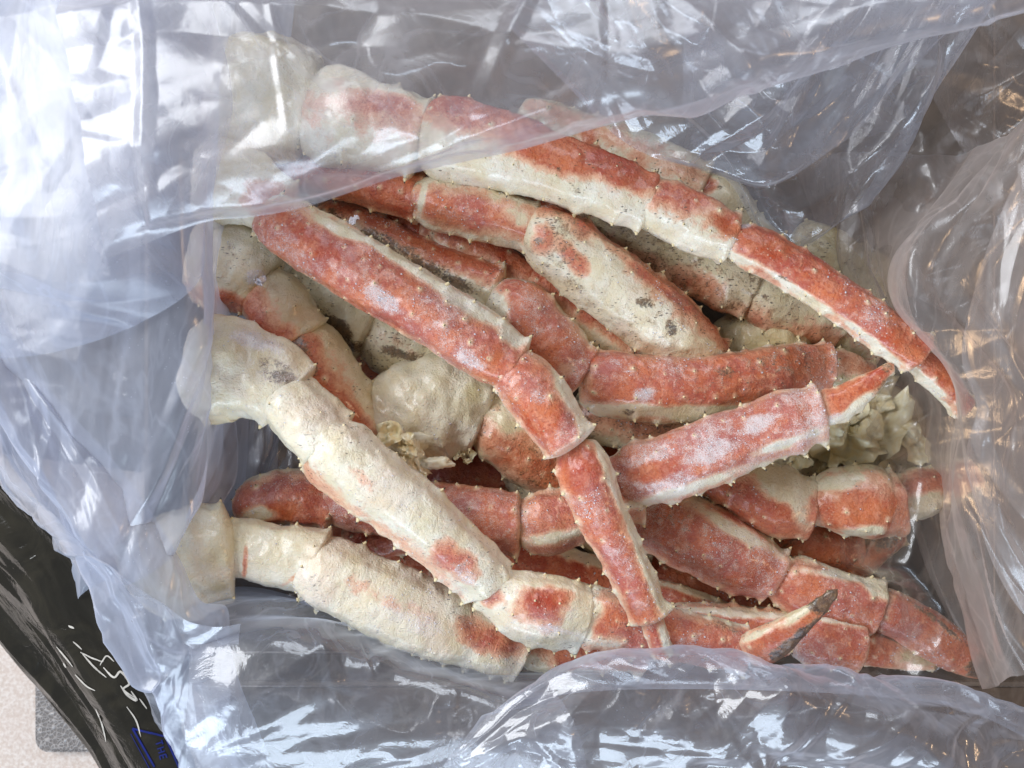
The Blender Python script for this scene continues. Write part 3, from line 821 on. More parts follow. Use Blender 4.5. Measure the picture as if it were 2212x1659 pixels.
# V
leg('yellowish cream knob with a black ring around its joint, behind the longest leg', [
 ([(1700,520,70,-.100),(1745,540,110,-.098),(1790,570,124,-.096),(1822,595,110,-.096)], dict(name='shoulder', cuff=False, red=(0,0,0), frost=0, speck=.4, warm=.8, spines=.4, patches=[(1760,525,50,20,20,'dirt',.6)])),
 ([(1795,575,124,-.094),(1840,600,140,-.094),(1890,640,130,-.096),(1920,690,60,-.1)], dict(red=(0,0,0), frost=0, speck=.25, warm=.75, spines=.2, tip=True, patches=[(1802,580,12,60,-25,'dirt',1.2),(1850,575,40,10,20,'dirt',.75)])),
], 21)

# W, X body pieces
leg('pale translucent body joint with an amber stain right of the fat freckled segment', [
 ([(1540,775,60,-.09),(1595,745,120,-.082),(1660,715,160,-.080),(1735,700,120,-.085)], dict(name='shoulder', cuff=False, red=(0,0,0), frost=0, speck=.3, warm=.75, spines=.2, lump=1.5, patches=[(1590,690,26,14,10,'warm',1),(1590,690,24,12,10,'dirt',.6),(1680,745,16,10,0,'dirt',.9)])),
], 22)
leg('crumpled cream body joint with broken shell flakes at the right below the open red claw', [
 ([(1800,900,60,-.104),(1850,900,120,-.100),(1900,920,150,-.098),(1930,975,100,-.102)], dict(name='shoulder', cuff=False, red=(0,0,0), frost=.2, speck=.1, warm=.45, spines=0, lump=1.8)),
], 23)
plates(6, 1880, 925, -.066, 40, 190, 8, LEGS[-1], 'shell_flake', M_FLAKE, .4)
lumps(5, 1865, 935, -.080, 36, 130, 9, LEGS[-1], 'torn_meat', M_FLAKE)
leg('brown streaked cream joint beneath the thick red segment and the crossing leg', [
 ([(1230,890,80,-.092),(1320,905,104,-.088),(1400,925,110,-.086),(1470,935,90,-.088)], dict(red=(.1,.35,.7), frost=.25, speck=.6, warm=.3)),
 ([(1440,915,84,-.088),(1540,920,96,-.086),(1640,915,100,-.088),(1760,930,90,-.092)], dict(red=(.7,.15,.4), frost=.15, speck=.25, warm=.35)),
], 24)
leg('small grey cream joint wrapped in torn membrane beneath the frosted claw leg', [
 ([(1640,985,60,-.098),(1710,975,110,-.094),(1780,985,96,-.096),(1830,1000,50,-.1)], dict(name='shoulder', cuff=False, red=(0,0,0), frost=.1, speck=.35, warm=.45, spines=0, lump=1.8)),
 ([(1810,1010,70,-.098),(1900,1010,86,-.094),(1990,1020,80,-.090),(2060,1020,60,-.09)], dict(red=(0,0,0), frost=.1, speck=.5, warm=.6, spines=.3)),
], 25)
plates(5, 1760, 985, -.075, 24, 70, 18, LEGS[-1], 'shell_flake', M_FLAKE, .8)
leg('shadowed dark orange leg beneath the clean orange and cream leg at the right', [
 ([(1500,1090,70,-.106),(1600,1120,110,-.100),(1700,1165,136,-.095),(1790,1185,124,-.094),(1860,1180,80,-.096)], dict(red=(0,.9,1), frost=.1, speck=.4, warm=.5, patches=[(1700,1155,50,40,0,'dirt',.7)])),
], 26)
leg('curled yellow and black claw below the orange and cream leg at the right', [
 ([(1790,1225,60,-.098),(1840,1215,90,-.094),(1890,1190,66,-.090),(1935,1165,44,-.086),(1955,1145,14,-.084)], dict(name='claw', tip=True, red=(0,.5,1), frost=0, speck=.5, warm=.9, patches=[(1925,1165,40,22,-30,'dirt',1.0)])),
], 27)
leg('dark red leg at the very bottom of the pile beneath the lower middle', [
 ([(700,1150,70,-.122),(900,1200,90,-.12),(1100,1270,90,-.118),(1300,1320,90,-.115),(1500,1350,80,-.112)], dict(red=(0,.9,1), frost=.1, speck=.3, warm=.2)),
], 28)
leg('dark red leg at the very bottom of the pile beneath the orange and cream leg', [
 ([(1200,960,90,-.125),(1400,1040,100,-.122),(1600,1110,110,-.122),(1720,1180,90,-.122)], dict(red=(0,.9,1), frost=.05, speck=.5, warm=.3)),
], 29)
leg('dark speckled red leg showing in the slit beneath the top leg', [
 ([(900,365,70,-.078),(1020,385,80,-.076),(1150,420,84,-.080),(1280,450,80,-.088)], dict(red=(-.1,.7,1), frost=.05, speck=.62, warm=.3)),
], 30)
leg('second cream shoulder half buried behind the mud stained leg at the left', [
 ([(560,520,90,-.09),(600,580,110,-.088),(640,640,100,-.09),(700,700,80,-.1)], dict(name='shoulder', cuff=False, red=(0,0,0), frost=.1, speck=.25, warm=.5, spines=.2)),
], 31)
# ice flakes clinging beside the diagonal leg
plates(6, 745, 492, -.012, 12, 30, 33, LEGS[0], 'ice_flake', M_ICE)
plates(4, 560, 603, -.022, 6, 22, 34, LEGS[5], 'ice_flake', M_ICE)
#FILM

# ------------------------------------------------------------------ plastic film
M_FILM = film_material('clear_film', haze=.17, tint=(.66,.70,.82), rough=.11, spec=.095, crinkle=.8, frost=.4)
M_FILM_THICK = film_material('milky_film', haze=.36, tint=(.66, .71, .86), rough=.2, spec=.07, crinkle=.45, frost=.5, streak=(1,.35,1))  # cool window light on the left is painted into the bluish tint
M_FILM_BLUR = film_material('hanging_film', haze=.22, tint=(.69, .69, .76), rough=.2, spec=.08, crinkle=.4, frost=.1)
M_FILM_SIDE = film_material('side_film', haze=.22, tint=(.80,.70,.65), rough=.15, spec=.06, crinkle=.4, frost=.25, streak=(1.3,.35,1))  # warm light of the right side is put into the film colour
M_FILM_SOFT = film_material('soft_film', haze=.24, tint=(.63,.69,.86), rough=.36, spec=.04, crinkle=.4, frost=.3, streak=(1,.6,1))  # blue tint carries the cool light at the upper left
M_PLEAT = film_material('creased_film', haze=.10, tint=(.70,.74,.84), rough=.09, spec=.22, crinkle=1.2, frost=.1, streak=(1.6,.3,1))
M_LINER = film_material('liner_film', haze=.045, tint=(.68, .60, .52), rough=.14, spec=.07, crinkle=.8, frost=.15, streak=(1,.5,1))

def tents(X, Y, n, seed, L, wd, amp, ang=None, spread=3.2):
    rng = np.random.RandomState(seed)
    x0, x1, y0, y1 = X.min(), X.max(), Y.min(), Y.max()
    H = np.zeros_like(X)
    for i in range(n):
        cx, cy = rng.uniform(x0, x1), rng.uniform(y0, y1)
        a = rng.uniform(0, math.pi) if ang is None else math.radians(ang) + rng.normal(0, spread)
        l = L * rng.uniform(.5, 1.5); ww = wd * rng.uniform(.4, 1.6); am = amp * rng.uniform(.3, 1.3) * (1.0 if L > .07 else .6) * rng.choice([-1, 1], p=[.35, .65])
        dx, dy = X - cx, Y - cy
        u = dx * math.cos(a) + dy * math.sin(a); v = -dx * math.sin(a) + dy * math.cos(a) + rng.normal(0, 1.2) * u * np.abs(u)
        side = rng.uniform(.35, .65)
        t = np.where(v > 0, 1 - v / (ww * side * 2), 1 + v / (ww * (1 - side) * 2))
        H += am * np.clip(t, 0, 1) * np.clip(1 - (u / l) ** 2, 0, 1)
    return H

def sheet(name, curves, mat, parent, seed, nu=300, nv=150, creases=(), rough=.0, edge_keep=0.0):
    """curves: list of polylines (px, py, z); a smooth surface is laid through them and creased"""
    rows = [catmull([(*at(*p)[:2], p[2]) for p in c], nu) for c in curves]
    A = np.stack(rows, 0)                                  # m, nu, 3
    out = np.zeros((nv, nu, 3))
    m = len(rows)
    # common parameter for every column: mean spacing of the curves
    seg = np.sqrt(((A[1:] - A[:-1]) ** 2).sum(2)).mean(1); t = np.concatenate([[0], np.cumsum(seg)]); t /= t[-1]
    tv = np.linspace(0, 1, nv)
    E = np.concatenate([[2 * A[0] - A[1]], A, [2 * A[-1] - A[-2]]], 0)
    for r, x in enumerate(tv):
        i = min(m - 2, max(0, np.searchsorted(t, x, side='right') - 1))
        f = (x - t[i]) / (t[i + 1] - t[i])
        p0, p1, p2, p3 = E[i], E[i + 1], E[i + 2], E[i + 3]
        # keep tangents in proportion to the neighbouring spans
        l1 = t[i + 1] - t[i]
        l0 = t[i] - t[i - 1] if i > 0 else l1
        l2 = t[i + 2] - t[i + 1] if i + 2 < m else l1
        m1 = l1 * ((p1 - p0) / l0 + (p2 - p1) / l1) * .5 if i > 0 else (p2 - p1)
        m2 = l1 * ((p2 - p1) / l1 + (p3 - p2) / l2) * .5 if i + 2 < m else (p2 - p1)
        f2, f3 = f * f, f ** 3
        out[r] = (2 * f3 - 3 * f2 + 1) * p1 + (f3 - 2 * f2 + f) * m1 + (-2 * f3 + 3 * f2) * p2 + (f3 - f2) * m2
    du = np.gradient(out, axis=1); dv = np.gradient(out, axis=0)
    N = np.cross(du, dv); N /= np.linalg.norm(N, axis=2, keepdims=True) + 1e-12
    N *= np.sign((N[..., 2]).sum() or 1)
    Uc = np.cumsum(np.linalg.norm(du, axis=2), 1); Vc = np.cumsum(np.linalg.norm(dv, axis=2), 0)
    Uc = Uc - Uc[:, :1]
    H = np.zeros((nv, nu))
    for k, (n, L, wd, amp, ang, spr) in enumerate(creases):
        H += tents(Uc, Vc, n, seed * 7 + k, L, wd, amp, ang, spr)
    P3 = out + seed
    H += (fbm(P3 * 9, seed, 2) - .5) * .012 * rough
    H += np.abs(fbm(P3 * 22, seed + 3, 2) - .5) * .008 * rough
    if edge_keep:
        H *= sstep(0, edge_keep, tv)[:, None]
    out = out + N * H[..., None]
    V = out.reshape(-1, 3) - np.array(parent.location)
    F = grid_faces(nv, nu)
    return new_mesh(name, V, F, mat, parent)

bag = empty('plastic_bag', (0, 0, -.14))
tag(bag, 'open clear plastic bag lining the box and folded over its rim around the crab legs', 'plastic bag')

# floor and inner walls of the bag
nx, ny = 420, 340
hx, hy = .36, .29
gx = np.linspace(-hx, hx, nx); gy = np.linspace(-hy, hy, ny)
X, Y = np.meshgrid(gx, gy)
wn = (fbm(np.stack([X * 28, Y * 28, X * 0], -1), 77, 3) - .5) * .05
ax = np.clip((np.abs(X) - .192 + wn) / .060, 0, 1); ay = np.clip((np.abs(Y) - .147 + wn) / .055, 0, 1)
rr = np.maximum(ax, ay)
Z = -.140 + .125 * sstep(0, 1, rr)
Z -= 2.2 * np.clip(np.abs(X) - .24, 0, 1) ** 2 + 2.2 * np.clip(np.abs(Y) - .20, 0, 1) ** 2
LL = np.clip(-X - .10, 0, .12) / .12 * np.clip(-Y - .06, 0, .10) / .10
Z -= LL * .055 * (rr > 0) * sstep(0, 1, rr)
# radiating pleats on the walls
angl = np.arctan2(Y * 1.3, X)
pl = np.abs(((fbm(np.stack([angl * 5, X * 0, X * 0], -1), 5, 3) * 7) % 1) - .5) * 2
amp_ = sstep(0, .3, rr) * .0008
H = tents(X, Y, 70, 3, .12, .016, .007) + tents(X, Y, 60, 4, .05, .008, .003)
Zf = Z + H * (1 - .6 * rr)
Xf = X + np.sign(X) * pl * amp_ * ax; Yf = Y + np.sign(Y) * pl * amp_ * ay
GF = grid_faces(ny, nx)
fz_ = (CAM_H - Zf) / CAM_H
gpx = (Xf / (K * fz_) + CX).ravel(); gpy = (CY - Yf / (K * fz_)).ravel()
bad = (gpx < (gpy - 1000) * .60 + 40) & (gpy > 900)
GF = GF[~bad[GF].any(1)]
liner = new_mesh('inner_liner', np.stack([Xf, Yf, Zf], -1).reshape(-1, 3) - np.array(bag.location), GF, M_LINER, bag)

O = -90
# left side: from the wall over the fold and out of the frame
sheet('side_fold', [
  [(640,-20,-.13),(625,120,-.13),(615,300,-.13),(610,500,-.13),(605,700,-.13),(600,880,-.13),(600,1000,-.13),(590,1060,-.12),(560,1095,-.11)],
  [(500,-60,.0),(470,120,.0),(462,300,.0),(452,500,.0),(446,700,-.005),(436,880,-.012),(416,1010,-.018),(398,1080,-.02),(388,1125,-.018)],
  [(465,-60,.04),(440,120,.046),(437,300,.044),(432,500,.04),(427,700,.034),(417,880,.024),(399,1000,.014),(384,1075,.006),(376,1135,-.0)],
  [(400,-60,.052),(380,120,.060),(370,300,.058),(360,500,.052),(350,700,.044),(345,880,.034),(330,1010,.022),(310,1110,.012),(310,1240,.004)],
  [(200,-60,.05),(190,120,.056),(180,300,.052),(170,500,.046),(160,700,.038),(160,880,.026),(165,1010,.012),(180,1110,.0),(230,1250,-.012)],
  [(-60,-60,.03),(-60,120,.035),(-60,300,.032),(-60,500,.026),(-60,700,.016),(-60,880,.0),(-60,1010,-.03),(40,1150,-.035),(180,1290,-.035)],
 ], M_FILM_THICK, bag, 11, 360, 240, [(26,.14,.026,.006,0,.2),(40,.06,.012,.0025,0,.3),(30,.03,.006,.0016,None,0)], rough=.5, edge_keep=.15)

sheet('inner_pleat', [
  [(432,640,-.03),(430,760,-.03),(420,880,-.035),(405,1000,-.035),(390,1100,-.035),(384,1150,-.04)],
  [(500,620,-.07),(500,760,-.075),(495,890,-.08),(480,1010,-.08),(465,1110,-.08),(460,1170,-.08)],
  [(580,600,-.10),(585,760,-.105),(580,900,-.11),(570,1030,-.11),(560,1120,-.11),(560,1190,-.11)],
  [(680,580,-.125),(690,760,-.125),(690,900,-.128),(680,1040,-.128),(680,1140,-.128),(690,1200,-.128)],
 ], M_PLEAT, bag, 24, 220, 160, [(26,.20,.014,.0075,0,.10),(24,.08,.007,.003,0,.2)], rough=.3)
# outer corner sheets, lower left
sheet('corner_fold', [
  [(-60,560,.012),(60,780,.016),(160,900,.016),(250,1000,.014),(330,1110,.010),(390,1210,.008),(432,1296,.008),(490,1312,.004),(497,1390,.0),(520,1480,-.004),(560,1580,-.01),(610,1720,-.02)],
  [(-60,680,.018),(40,880,.020),(130,1000,.020),(220,1110,.020),(300,1210,.018),(350,1290,.016),(390,1350,.012),(430,1380,.008),(440,1440,.004),(460,1520,.0),(500,1610,-.008),(550,1740,-.02)],
  [(-40,920,-.008),(30,1030,-.008),(125,1140,-.010),(205,1240,-.012),(265,1330,-.014),(305,1410,-.018),(340,1475,-.022),(368,1530,-.026),(388,1580,-.030),(405,1630,-.034),(425,1700,-.04),(455,1790,-.05)],
 ], M_FILM_THICK, bag, 12, 340, 150, [(26,.14,.020,.006,2,.12),(60,.05,.009,.0025,None,0),(60,.02,.004,.0012,None,0)], rough=.45, edge_keep=.1)
sheet('corner_fold', [
  [(-60,900,.018),(60,1060,.022),(200,1180,.024),(300,1270,.022),(380,1330,.018),(432,1350,.014),(520,1345,.010)],
  [(-40,960,-.004),(95,1120,-.006),(215,1270,-.010),(295,1390,-.014),(350,1500,-.020),(400,1600,-.028),(470,1720,-.04)],
 ], M_FILM, bag, 13, 240, 90, [(30,.08,.014,.005,None,0),(40,.03,.006,.002,None,0)], rough=.5)

# bottom fold: lower layer, then the glossy upper layer on the right
sheet('bottom_fold', [
  [(400,1280,-.06),(560,1270,-.08),(760,1330,-.09),(960,1380,-.10),(1160,1410,-.11),(1400,1400,-.11),(1640,1400,-.11),(1900,1400,-.11)],
  [(410,1345,-.004),(520,1330,-.010),(600,1330,-.014),(700,1350,-.018),(800,1393,-.020),(930,1422,-.022),(1060,1460,-.026),(1200,1475,-.03)],
  [(410,1400,.010),(520,1390,.008),(640,1400,.006),(760,1420,.002),(860,1440,.0),(960,1465,-.002),(1080,1500,-.004),(1220,1520,-.01)],
  [(410,1560,.008),(540,1560,.010),(660,1560,.010),(780,1560,.010),(900,1570,.008),(1000,1580,.006),(1120,1600,.004),(1260,1620,.0)],
  [(400,1760,-.02),(540,1760,-.018),(660,1760,-.018),(780,1760,-.018),(900,1760,-.018),(1000,1760,-.02),(1120,1760,-.02),(1260,1760,-.02)],
 ], M_FILM, bag, 14, 300, 170, [(16,.16,.03,.006,0,.12),(50,.06,.012,.003,0,.5),(60,.03,.006,.002,None,0)], rough=.5, edge_keep=.2)
sheet('bottom_fold', [
  [(1170,1520,-.03),(1220,1500,-.02),(1350,1490,-.02),(1600,1490,-.02),(1900,1505,-.03),(2100,1540,-.035),(2300,1640,-.04)],
  [(1110,1550,.0),(1205,1468,.004),(1350,1452,.004),(1600,1452,.004),(1900,1468,-.002),(2080,1488,-.006),(2310,1594,-.010)],
  [(1040,1590,.012),(1190,1515,.016),(1350,1500,.017),(1600,1500,.017),(1900,1515,.012),(2090,1540,.006),(2310,1630,.0)],
  [(960,1650,.014),(1150,1590,.022),(1350,1580,.024),(1600,1580,.024),(1900,1590,.020),(2090,1605,.016),(2310,1660,.010)],
  [(890,1780,-.004),(1140,1780,.002),(1350,1780,.004),(1600,1780,.004),(1900,1780,.002),(2090,1780,.0),(2310,1800,-.01)],
 ], M_FILM, bag, 15, 420, 190, [(10,.20,.03,.006,0,.1),(60,.05,.016,.0055,None,0),(120,.022,.007,.0028,None,0)], rough=.6, edge_keep=.18)

# right side
sheet('side_fold', [
  [(1700,330,-.125),(1740,420,-.125),(1770,520,-.125),(1790,650,-.125),(1860,800,-.125),(1920,950,-.125),(1960,1100,-.125),(2010,1250,-.125),(2070,1370,-.125),(2120,1440,-.12)],
  [(2060,330,-.03),(1990,420,-.03),(1925,520,-.04),(1925,620,-.05),(1990,760,-.05),(2030,870,-.05),(2030,1000,-.05),(2045,1150,-.07),(2085,1300,-.08),(2145,1470,-.08)],
  [(2200,250,.02),(2070,390,.018),(1980,480,.014),(1932,570,.010),(1950,660,.008),(2040,780,.008),(2066,880,.008),(2056,1050,.004),(2090,1250,-.01),(2165,1480,-.02)],
  [(2240,260,.04),(2130,400,.038),(2050,490,.034),(2010,590,.030),(2030,680,.028),(2090,790,.028),(2110,880,.028),(2100,1050,.028),(2130,1250,.022),(2190,1460,.012)],
  [(2330,240,.03),(2320,400,.03),(2320,490,.03),(2320,590,.03),(2320,680,.03),(2320,790,.03),(2320,880,.03),(2320,1050,.03),(2320,1250,.03),(2330,1500,.02)],
 ], M_FILM_SIDE, bag, 16, 360, 200, [(16,.16,.024,.007,0,.25),(40,.09,.010,.0035,0,.25),(24,.03,.006,.002,None,0)], rough=.6, edge_keep=.2)
sheet('side_fold', [
  [(2290,200,.05),(2180,420,.05),(2110,600,.046),(2072,760,.04),(2105,880,.036),(2085,1000,.034),(2120,1160,.03),(2190,1300,.026),(2290,1400,.02)],
  [(2330,200,.06),(2300,420,.06),(2290,600,.055),(2290,760,.05),(2300,880,.048),(2300,1000,.045),(2310,1160,.04),(2320,1300,.03),(2330,1400,.03)],
 ], M_FILM_SIDE, bag, 17, 240, 80, [(16,.14,.020,.006,0,.25),(24,.06,.010,.003,0,.3)], rough=.5)

# upper right hanging sheets
sheet('hanging_flap', [
  [(1500,330,-.05),(1580,400,-.05),(1640,500,-.055),(1710,545,-.055),(1790,500,-.05),(1860,430,-.045),(1920,330,-.035),(1980,230,-.02),(2060,90,-.0),(2130,-60,.02)],
  [(1480,200,-.03),(1560,250,-.03),(1660,330,-.03),(1740,360,-.03),(1830,340,-.03),(1900,280,-.02),(1960,200,-.01),(2020,120,.0),(2100,0,.02),(2180,-100,.03)],
  [(1480,-100,.0),(1560,-100,.0),(1680,-100,.0),(1780,-100,.0),(1880,-100,.0),(1960,-100,.01),(2040,-100,.02),(2120,-110,.03),(2200,-120,.04),(2260,-130,.05)],
 ], M_FILM, bag, 18, 300, 170, [(26,.10,.022,.007,1.57,.5),(60,.05,.010,.003,None,0)], rough=.7, edge_keep=.05)
sheet('hanging_flap', [
  [(1100,60,.01),(1230,190,.0),(1320,285,-.004),(1400,335,-.006),(1480,358,-.008),(1560,382,-.01),(1640,405,-.01),(1700,388,-.006),(1780,335,-.0),(1860,275,.006),(1950,170,.014),(2060,60,.024),(2200,-60,.03)],
  [(1150,-100,.05),(1260,-20,.036),(1360,80,.026),(1440,140,.02),(1520,180,.02),(1590,200,.02),(1660,200,.022),(1730,170,.024),(1820,120,.03),(1900,60,.034),(1990,0,.04),(2100,-60,.04),(2230,-110,.05)],
  [(1160,-150,.06),(1270,-150,.06),(1380,-150,.06),(1460,-150,.06),(1540,-150,.06),(1620,-150,.06),(1700,-150,.06),(1780,-150,.06),(1860,-150,.06),(1940,-150,.06),(2030,-150,.06),(2140,-150,.06),(2250,-160,.06)],
 ], M_FILM, bag, 19, 320, 170, [(16,.10,.026,.006,None,0),(60,.04,.010,.003,None,0)], rough=.6, edge_keep=.05)
# sheets behind, upper right corner
sheet('hanging_flap', [
  [(1820,520,-.08),(1900,420,-.07),(1980,330,-.06),(2060,230,-.04),(2150,120,-.02),(2290,-40,.0)],
  [(1960,640,-.05),(2020,520,-.05),(2100,430,-.04),(2180,340,-.03),(2260,240,-.02),(2360,100,.0)],
  [(2330,800,.01),(2340,680,.01),(2340,560,.01),(2350,440,.01),(2350,300,.01),(2400,160,.01)],
 ], M_LINER, bag, 20, 240, 140, [(26,.10,.020,.007,1.2,.4),(50,.04,.010,.003,None,0)], rough=.8)

sheet('hanging_flap', [
  [(1780,-150,-.03),(1880,0,-.03),(1980,150,-.035),(2080,330,-.035),(2200,520,-.04),(2360,700,-.05)],
  [(2000,-170,-.01),(2080,0,-.012),(2160,120,-.015),(2240,240,-.02),(2320,380,-.03),(2400,520,-.04)],
  [(2440,-170,-.01),(2440,-60,-.01),(2440,60,-.01),(2440,180,-.02),(2440,300,-.02),(2460,420,-.03)],
 ], M_FILM_SIDE, bag, 23, 200, 120, [(16,.12,.020,.007,1.2,.3),(24,.06,.010,.003,None,0)], rough=.7)
# top: nearest, out of focus
sheet('top_fold', [
  [(230,560,.085),(430,483,.082),(540,469,.082),(660,447,.08),(850,385,.078),(1000,350,.076),(1130,322,.074),(1270,282,.072),(1480,226,.07),(1640,184,.07),(1800,148,.068),(1930,100,.066),(2212,28,.06),(2330,-10,.055)],
  [(190,380,.10),(420,350,.102),(540,345,.104),(660,335,.106),(850,290,.108),(1000,260,.108),(1130,240,.108),(1270,215,.106),(1480,178,.102),(1640,150,.098),(1800,118,.094),(1930,78,.09),(2212,8,.08),(2330,-30,.07)],
  [(150,170,.105),(420,170,.110),(540,170,.112),(660,170,.113),(850,150,.114),(1000,130,.114),(1130,120,.114),(1270,110,.112),(1480,90,.108),(1640,75,.102),(1800,50,.096),(1930,10,.09),(2212,-60,.08),(2330,-90,.07)],
  [(120,-160,.07),(420,-160,.07),(540,-160,.07),(660,-160,.07),(850,-160,.068),(1000,-160,.066),(1130,-160,.064),(1270,-160,.062),(1480,-160,.06),(1640,-160,.058),(1800,-160,.056),(1930,-170,.054),(2212,-180,.05),(2330,-190,.05)],
 ], M_FILM_BLUR, bag, 21, 460, 170, [(14,.16,.03,.006,0,.15),(60,.06,.014,.004,0,.5),(60,.03,.008,.0025,None,0)], rough=.6, edge_keep=.08)
# left upper corner: second layer
sheet('side_fold', [
  [(430,-80,.06),(470,60,.062),(500,220,.058),(470,360,.056),(440,480,.052),(430,600,.046),(300,700,.05),(120,760,.05),(-60,780,.05)],
  [(300,-100,.09),(300,60,.09),(280,200,.088),(250,330,.086),(220,420,.08),(200,500,.075),(140,560,.07),(40,600,.06),(-60,620,.06)],
  [(-60,-140,.06),(-60,0,.06),(-60,120,.06),(-60,200,.06),(-60,280,.06),(-60,360,.06),(-60,420,.06),(-60,470,.06),(-60,520,.06)],
 ], M_FILM_SOFT, bag, 22, 260, 150, [(14,.08,.026,.006,None,0),(24,.03,.010,.0025,None,0)], rough=.7)

# ------------------------------------------------------------------ box, table, mat, black bag
def solid_box(name, lo, hi, mat, parent=None, bevel=.001):
    import bmesh
    bm = bmesh.new()
    bmesh.ops.create_cube(bm, size=1)
    c = [(a + b) / 2 for a, b in zip(lo, hi)]; s = [b - a for a, b in zip(lo, hi)]
    base = parent.location if parent else Vector((0, 0, 0))
    for v in bm.verts:
        v.co = Vector((v.co.x * s[0] + c[0], v.co.y * s[1] + c[1], v.co.z * s[2] + c[2])) - base
    bmesh.ops.bevel(bm, geom=list(bm.edges), offset=bevel, segments=2, affect='EDGES')
    me = bpy.data.meshes.new(name); bm.to_mesh(me); bm.free()
    me.materials.append(mat)
    o = bpy.data.objects.new(name, me); COL.objects.link(o)
    if parent: o.parent = parent
    return o

M_CARD = simple('cardboard', (.15, .108, .078), .8, .0004, 60, (.11, .08, .058))
box = empty('cardboard_box', (0, 0, -.155))
tag(box, 'brown cardboard box under the plastic bag, holding the crab legs', 'box')
bx, by = .245, .200
rx, ty = .36, .33                                     # right and far walls lie outside the picture
solid_box('bottom_panel', (-bx, -by, -.155), (rx, ty, -.151), M_CARD, box)
solid_box('wall_panel', (-bx - .004, -by, -.1505), (-bx, ty, -.085), M_CARD, box)
solid_box('wall_panel', (rx, -by, -.1505), (rx + .004, ty, -.06), M_CARD, box)
solid_box('wall_panel', (-bx - .004, -by - .0045, -.1505), (rx + .004, -by - .0005, -.085), M_CARD, box)
solid_box('wall_panel', (-bx - .004, ty + .0005, -.1505), (rx + .004, ty + .0045, -.06), M_CARD, box)
def flap(name, a, b, c, d, th=.003):
    V = [a, b, c, d]; V = [Vector(v) - box.location for v in V]
    V += [v - Vector((0, 0, th)) for v in V]
    F = [(0, 1, 2, 3), (7, 6, 5, 4), (0, 4, 5, 1), (1, 5, 6, 2), (2, 6, 7, 3), (3, 7, 4, 0)]
    return new_mesh(name, V, F, M_CARD, box, smooth=False)
flap('lid_flap', (-bx + .03, -by - .006, -.086), (-bx + .12, -by - .20, -.10), (rx + .1, -by - .20, -.10), (rx + .1, -by - .006, -.086))
flap('lid_flap', (-bx - .25, -.03, -.11), (-bx - .008, -.06, -.088), (-bx - .008, ty - .02, -.088), (-bx - .25, ty, -.11))

# table top
q = NT('speckled_table')
tc = q.n('ShaderNodeNewGeometry').outputs['Position']
nn = q.noise(tc, 420, 4, .6); n0 = q.noise(tc, 14, 3, .5)
c = q.mix(q.ramp(nn, .35, .7), (.58, .47, .40), (.74, .66, .60))
c = q.mix(q.ramp(n0, .4, .7, 0, .3), c, (.66, .52, .45))
b_ = q.n('ShaderNodeBsdfPrincipled'); q.put(b_.inputs['Base Color'], c); b_.inputs['Roughness'].default_value = .4
bp = q.n('ShaderNodeBump', i_Strength=.7, i_Distance=.0012, i_Height=nn); q.t.links.new(bp.outputs[0], b_.inputs['Normal'])
M_TABLE = q.out(b_.outputs[0])
o = solid_box('table_top', (-1.1, -.9, -.20), (1.1, .9, -.1555), M_TABLE, None, .004)
tag(o, kind='structure')

# grey mat with embossed cells
q = NT('embossed_grey')
tc = q.n('ShaderNodeNewGeometry').outputs['Position']
ve = q.voro(tc, 330, 'DISTANCE_TO_EDGE')
c = q.mix(q.ramp(ve, .02, .16), (.42, .38, .36), (.20, .18, .17))
b_ = q.n('ShaderNodeBsdfPrincipled'); q.put(b_.inputs['Base Color'], c); b_.inputs['Roughness'].default_value = .38
bp = q.n('ShaderNodeBump', i_Strength=.8, i_Distance=.0008, i_Height=q.ramp(ve, 0, .2)); bp.invert = True
q.t.links.new(bp.outputs[0], b_.inputs['Normal'])
M_MAT = q.out(b_.outputs[0])
def rounded_slab(name, x0, y0, x1, y1, z0, z1, r, mat):
    import bmesh
    P = []
    for cx, cy, a0 in ((x1 - r, y1 - r, 0), (x0 + r, y1 - r, 90), (x0 + r, y0 + r, 180), (x1 - r, y0 + r, 270)):
        for k in range(9):
            a = math.radians(a0 + k * 90 / 8)
            P.append((cx + r * math.cos(a), cy + r * math.sin(a)))
    bm = bmesh.new()
    vs = [bm.verts.new((x, y, z1)) for x, y in P]; f = bm.faces.new(vs)
    ex = bmesh.ops.extrude_face_region(bm, geom=[f])
    for v in [g for g in ex['geom'] if isinstance(g, bmesh.types.BMVert)]: v.co.z = z0
    top = [e for e in bm.edges if all(abs(v.co.z - z1) < 1e-6 for v in e.verts)]
    bmesh.ops.bevel(bm, geom=top, offset=.003, segments=3, affect='EDGES')
    bmesh.ops.recalc_face_normals(bm, faces=bm.faces[:])
    me = bpy.data.meshes.new(name); bm.to_mesh(me); bm.free(); me.materials.append(mat)
    o = bpy.data.objects.new(name, me); COL.objects.link(o); return o
pa = at(72, 1400, -.145); pb = at(330, 1628, -.145)
o = rounded_slab('grey_mat', pa.x, pb.y, pb.x, pa.y + .06, -.1550, -.145, .010, M_MAT)
tag(o, 'grey plastic mat with embossed scale pattern and rounded corner beside the black bag', 'mat')

